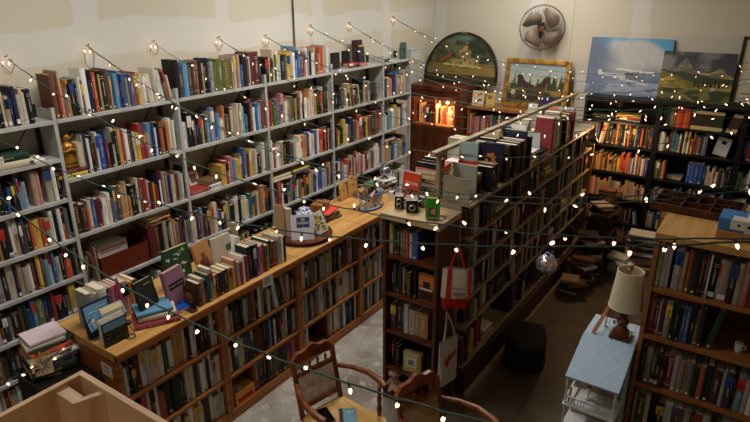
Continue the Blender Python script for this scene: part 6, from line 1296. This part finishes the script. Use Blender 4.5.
# which books show largest from the photograph's viewpoint
bpy.context.view_layer.update()
vs, fs = [], []
skip = ('bulb', 'wire', 'glass', 'cage', 'ceiling', 'bulb_socket')
for o in COL.objects:
    if o.type != 'MESH' or any(s in o.name for s in skip): continue
    b0 = len(vs); mw = o.matrix_world
    vs += [mw @ v.co for v in o.data.vertices]; fs += [[b0+i for i in p.vertices] for p in o.data.polygons]
for b in BOOKS:
    b0 = len(vs)
    for w_ in (0, b.h):
        for (u, v) in ((0, 0), (b.t, 0), (b.t, b.d), (0, b.d)): vs.append(book_world(b, (u, v, w_)))
    fs += [[b0+i for i in f] for f in ((0, 1, 2, 3), (4, 5, 6, 7), (0, 1, 5, 4), (1, 2, 6, 5), (2, 3, 7, 6), (3, 0, 4, 7))]
tree = BVHTree.FromPolygons(vs, fs)
def tri(a, b, c): return abs((b[0]-a[0])*(c[1]-a[1])-(b[1]-a[1])*(c[0]-a[0]))/2
def score(b):
    tot = 0
    for (o, e1, e2, n) in (((0, 0, 0), (b.t, 0, 0), (0, 0, b.h), -b.V), ((0, 0, b.h), (b.t, 0, 0), (0, b.d, 0), b.W), ((b.t, 0, 0), (0, b.d, 0), (0, 0, b.h), b.U), ((0, 0, 0), (0, b.d, 0), (0, 0, b.h), -b.U), ((0, b.d, 0), (b.t, 0, 0), (0, 0, b.h), b.V), ((0, 0, 0), (b.t, 0, 0), (0, b.d, 0), -b.W)):
        o, e1, e2 = Vector(o), Vector(e1), Vector(e2); c = book_world(b, o+e1/2+e2/2)
        if n.dot(C0-c) <= 0: continue
        q = [pj(book_world(b, o+e1*i+e2*j)) for i, j in ((0, 0), (1, 0), (1, 1), (0, 1))]
        if any(x[0] > 5000 for x in q): continue
        area = tri(q[0], q[1], q[2])+tri(q[0], q[2], q[3]); vis = 0; m = 0
        for i in (.2, .5, .8):
            for j in (.15, .4, .65, .9):
                p = book_world(b, o+e1*i+e2*j); s = pj(p); m += 1
                if not (0 < s[0] < 750 and 0 < s[1] < 422): continue
                d = C0-p; Ld = d.length; hit = tree.ray_cast(p+n*.0012, d/Ld, Ld-.05)
                if hit[0] is None: vis += 1
        tot += area*vis/m
    return tot
for b in BOOKS: b.score = score(b)
SHOW = [b for b in BOOKS if b.score > 1.5]
order = sorted(BOOKS, key=lambda b: -b.score-(1e6 if b.must else 0))
ONE = [b for b in order if b.must and b.score > 1.0]; ONE += [b for b in order if not b.must][:max(0, 300-len(ONE))]
ids = set(map(id, ONE)); REST = [b for b in BOOKS if id(b) not in ids]
print('BOOKS', len(BOOKS), 'shown', len(SHOW), 'individual', len(ONE), 'smallest', round(min(b.score for b in ONE if not b.must), 1))
def adj(b):
    if abs(b.tilt) > 5: return 'leaning '
    if b.pose == 'upright' and b.h > .25: return 'tall '
    if b.t > .042: return 'thick '
    if b.t < .018: return 'thin '
    if b.pose == 'upright' and b.h < .17: return 'short '
    return ''
used = {}
for b in ONE:
    if b.label: lab = b.label
    elif b.pose == 'upright': lab = f"{adj(b)}{b.cname} book, {ordinal(b.n)} from left, {b.where}"
    else: lab = f"{b.cname} book, {ordinal(b.n)} from bottom, {'' if b.pile[1] == 1 and ('pile' in b.where or 'stack' in b.where) else 'flat pile, ' if b.pile[1] == 1 else ordinal(b.pile[0])+' pile from left, '}{b.where}"
    if len(lab.split()) > 16: lab = lab.replace(' pile from left', ' pile')
    cov, pag = book_polys(b)
    q = MB()
    for p, c in cov: q.add(p, [tuple(range(len(p)))], 0, c)
    o = q.build('book', 'book'); M4 = Matrix((b.U, b.V, b.W)).transposed().to_4x4(); M4.translation = b.O; o.matrix_world = M4
    tag(o, lab, 'book', ('books on ' + (b.where.split(', ')[-1] if b.where else 'the low bookcase and table tops')))
    q = MB()
    for p, c in pag: q.add(p, [tuple(range(len(p)))], 0, c)
    q.build('page_block', 'book', o); b.obj = o
q = MB()
for b in REST:
    cov, pag = book_polys(b)
    for p, c in cov+pag: q.add([book_world(b, x) for x in p], [tuple(range(len(p)))], 0, c)
o = q.build('shelved_book', 'book'); tag(o, 'all the smaller and half hidden books packed along the shelves', 'books'); o['kind'] = 'stuff'
if getattr(PICT, 'obj', None): text(PICT.obj, 'pictures', .034, basis((0, 1, 0), (0, 0, 1), (1, 0, 0), (PICT.t+.0009, PICT.d*.6, PICT.h*.66)), 'paper')
# ---------------------------------------------------------------- light: ceiling lamps of the shop
def area(nm, loc, sx, sy, e, col=(1, .965, .91), rot=(0, 0, 0)):
    l = bpy.data.lights.new(nm, 'AREA'); l.shape = 'RECTANGLE'; l.size = sx; l.size_y = sy; l.energy = e; l.color = col
    o = bpy.data.objects.new(nm, l); COL.objects.link(o); o.location = loc; o.rotation_euler = rot; return o
for loc, e, sp in (((1.05, .8, 3.5), 27, 180), ((1.05, 3.0, 3.5), 40, 180), ((1.3, 5.0, 3.55), 34, 180), ((2.6, -1.7, 3.7), 7, 130)):
    area('ceiling_lamp', loc, .4, 1.2, e).data.spread = rad(sp)
w = bpy.data.worlds.new('room'); sc.world = w; w.use_nodes = True; w.node_tree.nodes['Background'].inputs[0].default_value = (.02, .02, .02, 1)
sc.view_settings.view_transform = 'Standard'; sc.view_settings.look = 'None'; sc.view_settings.gamma = 1; sc.view_settings.use_curve_mapping = False
sc.view_settings.exposure = .08
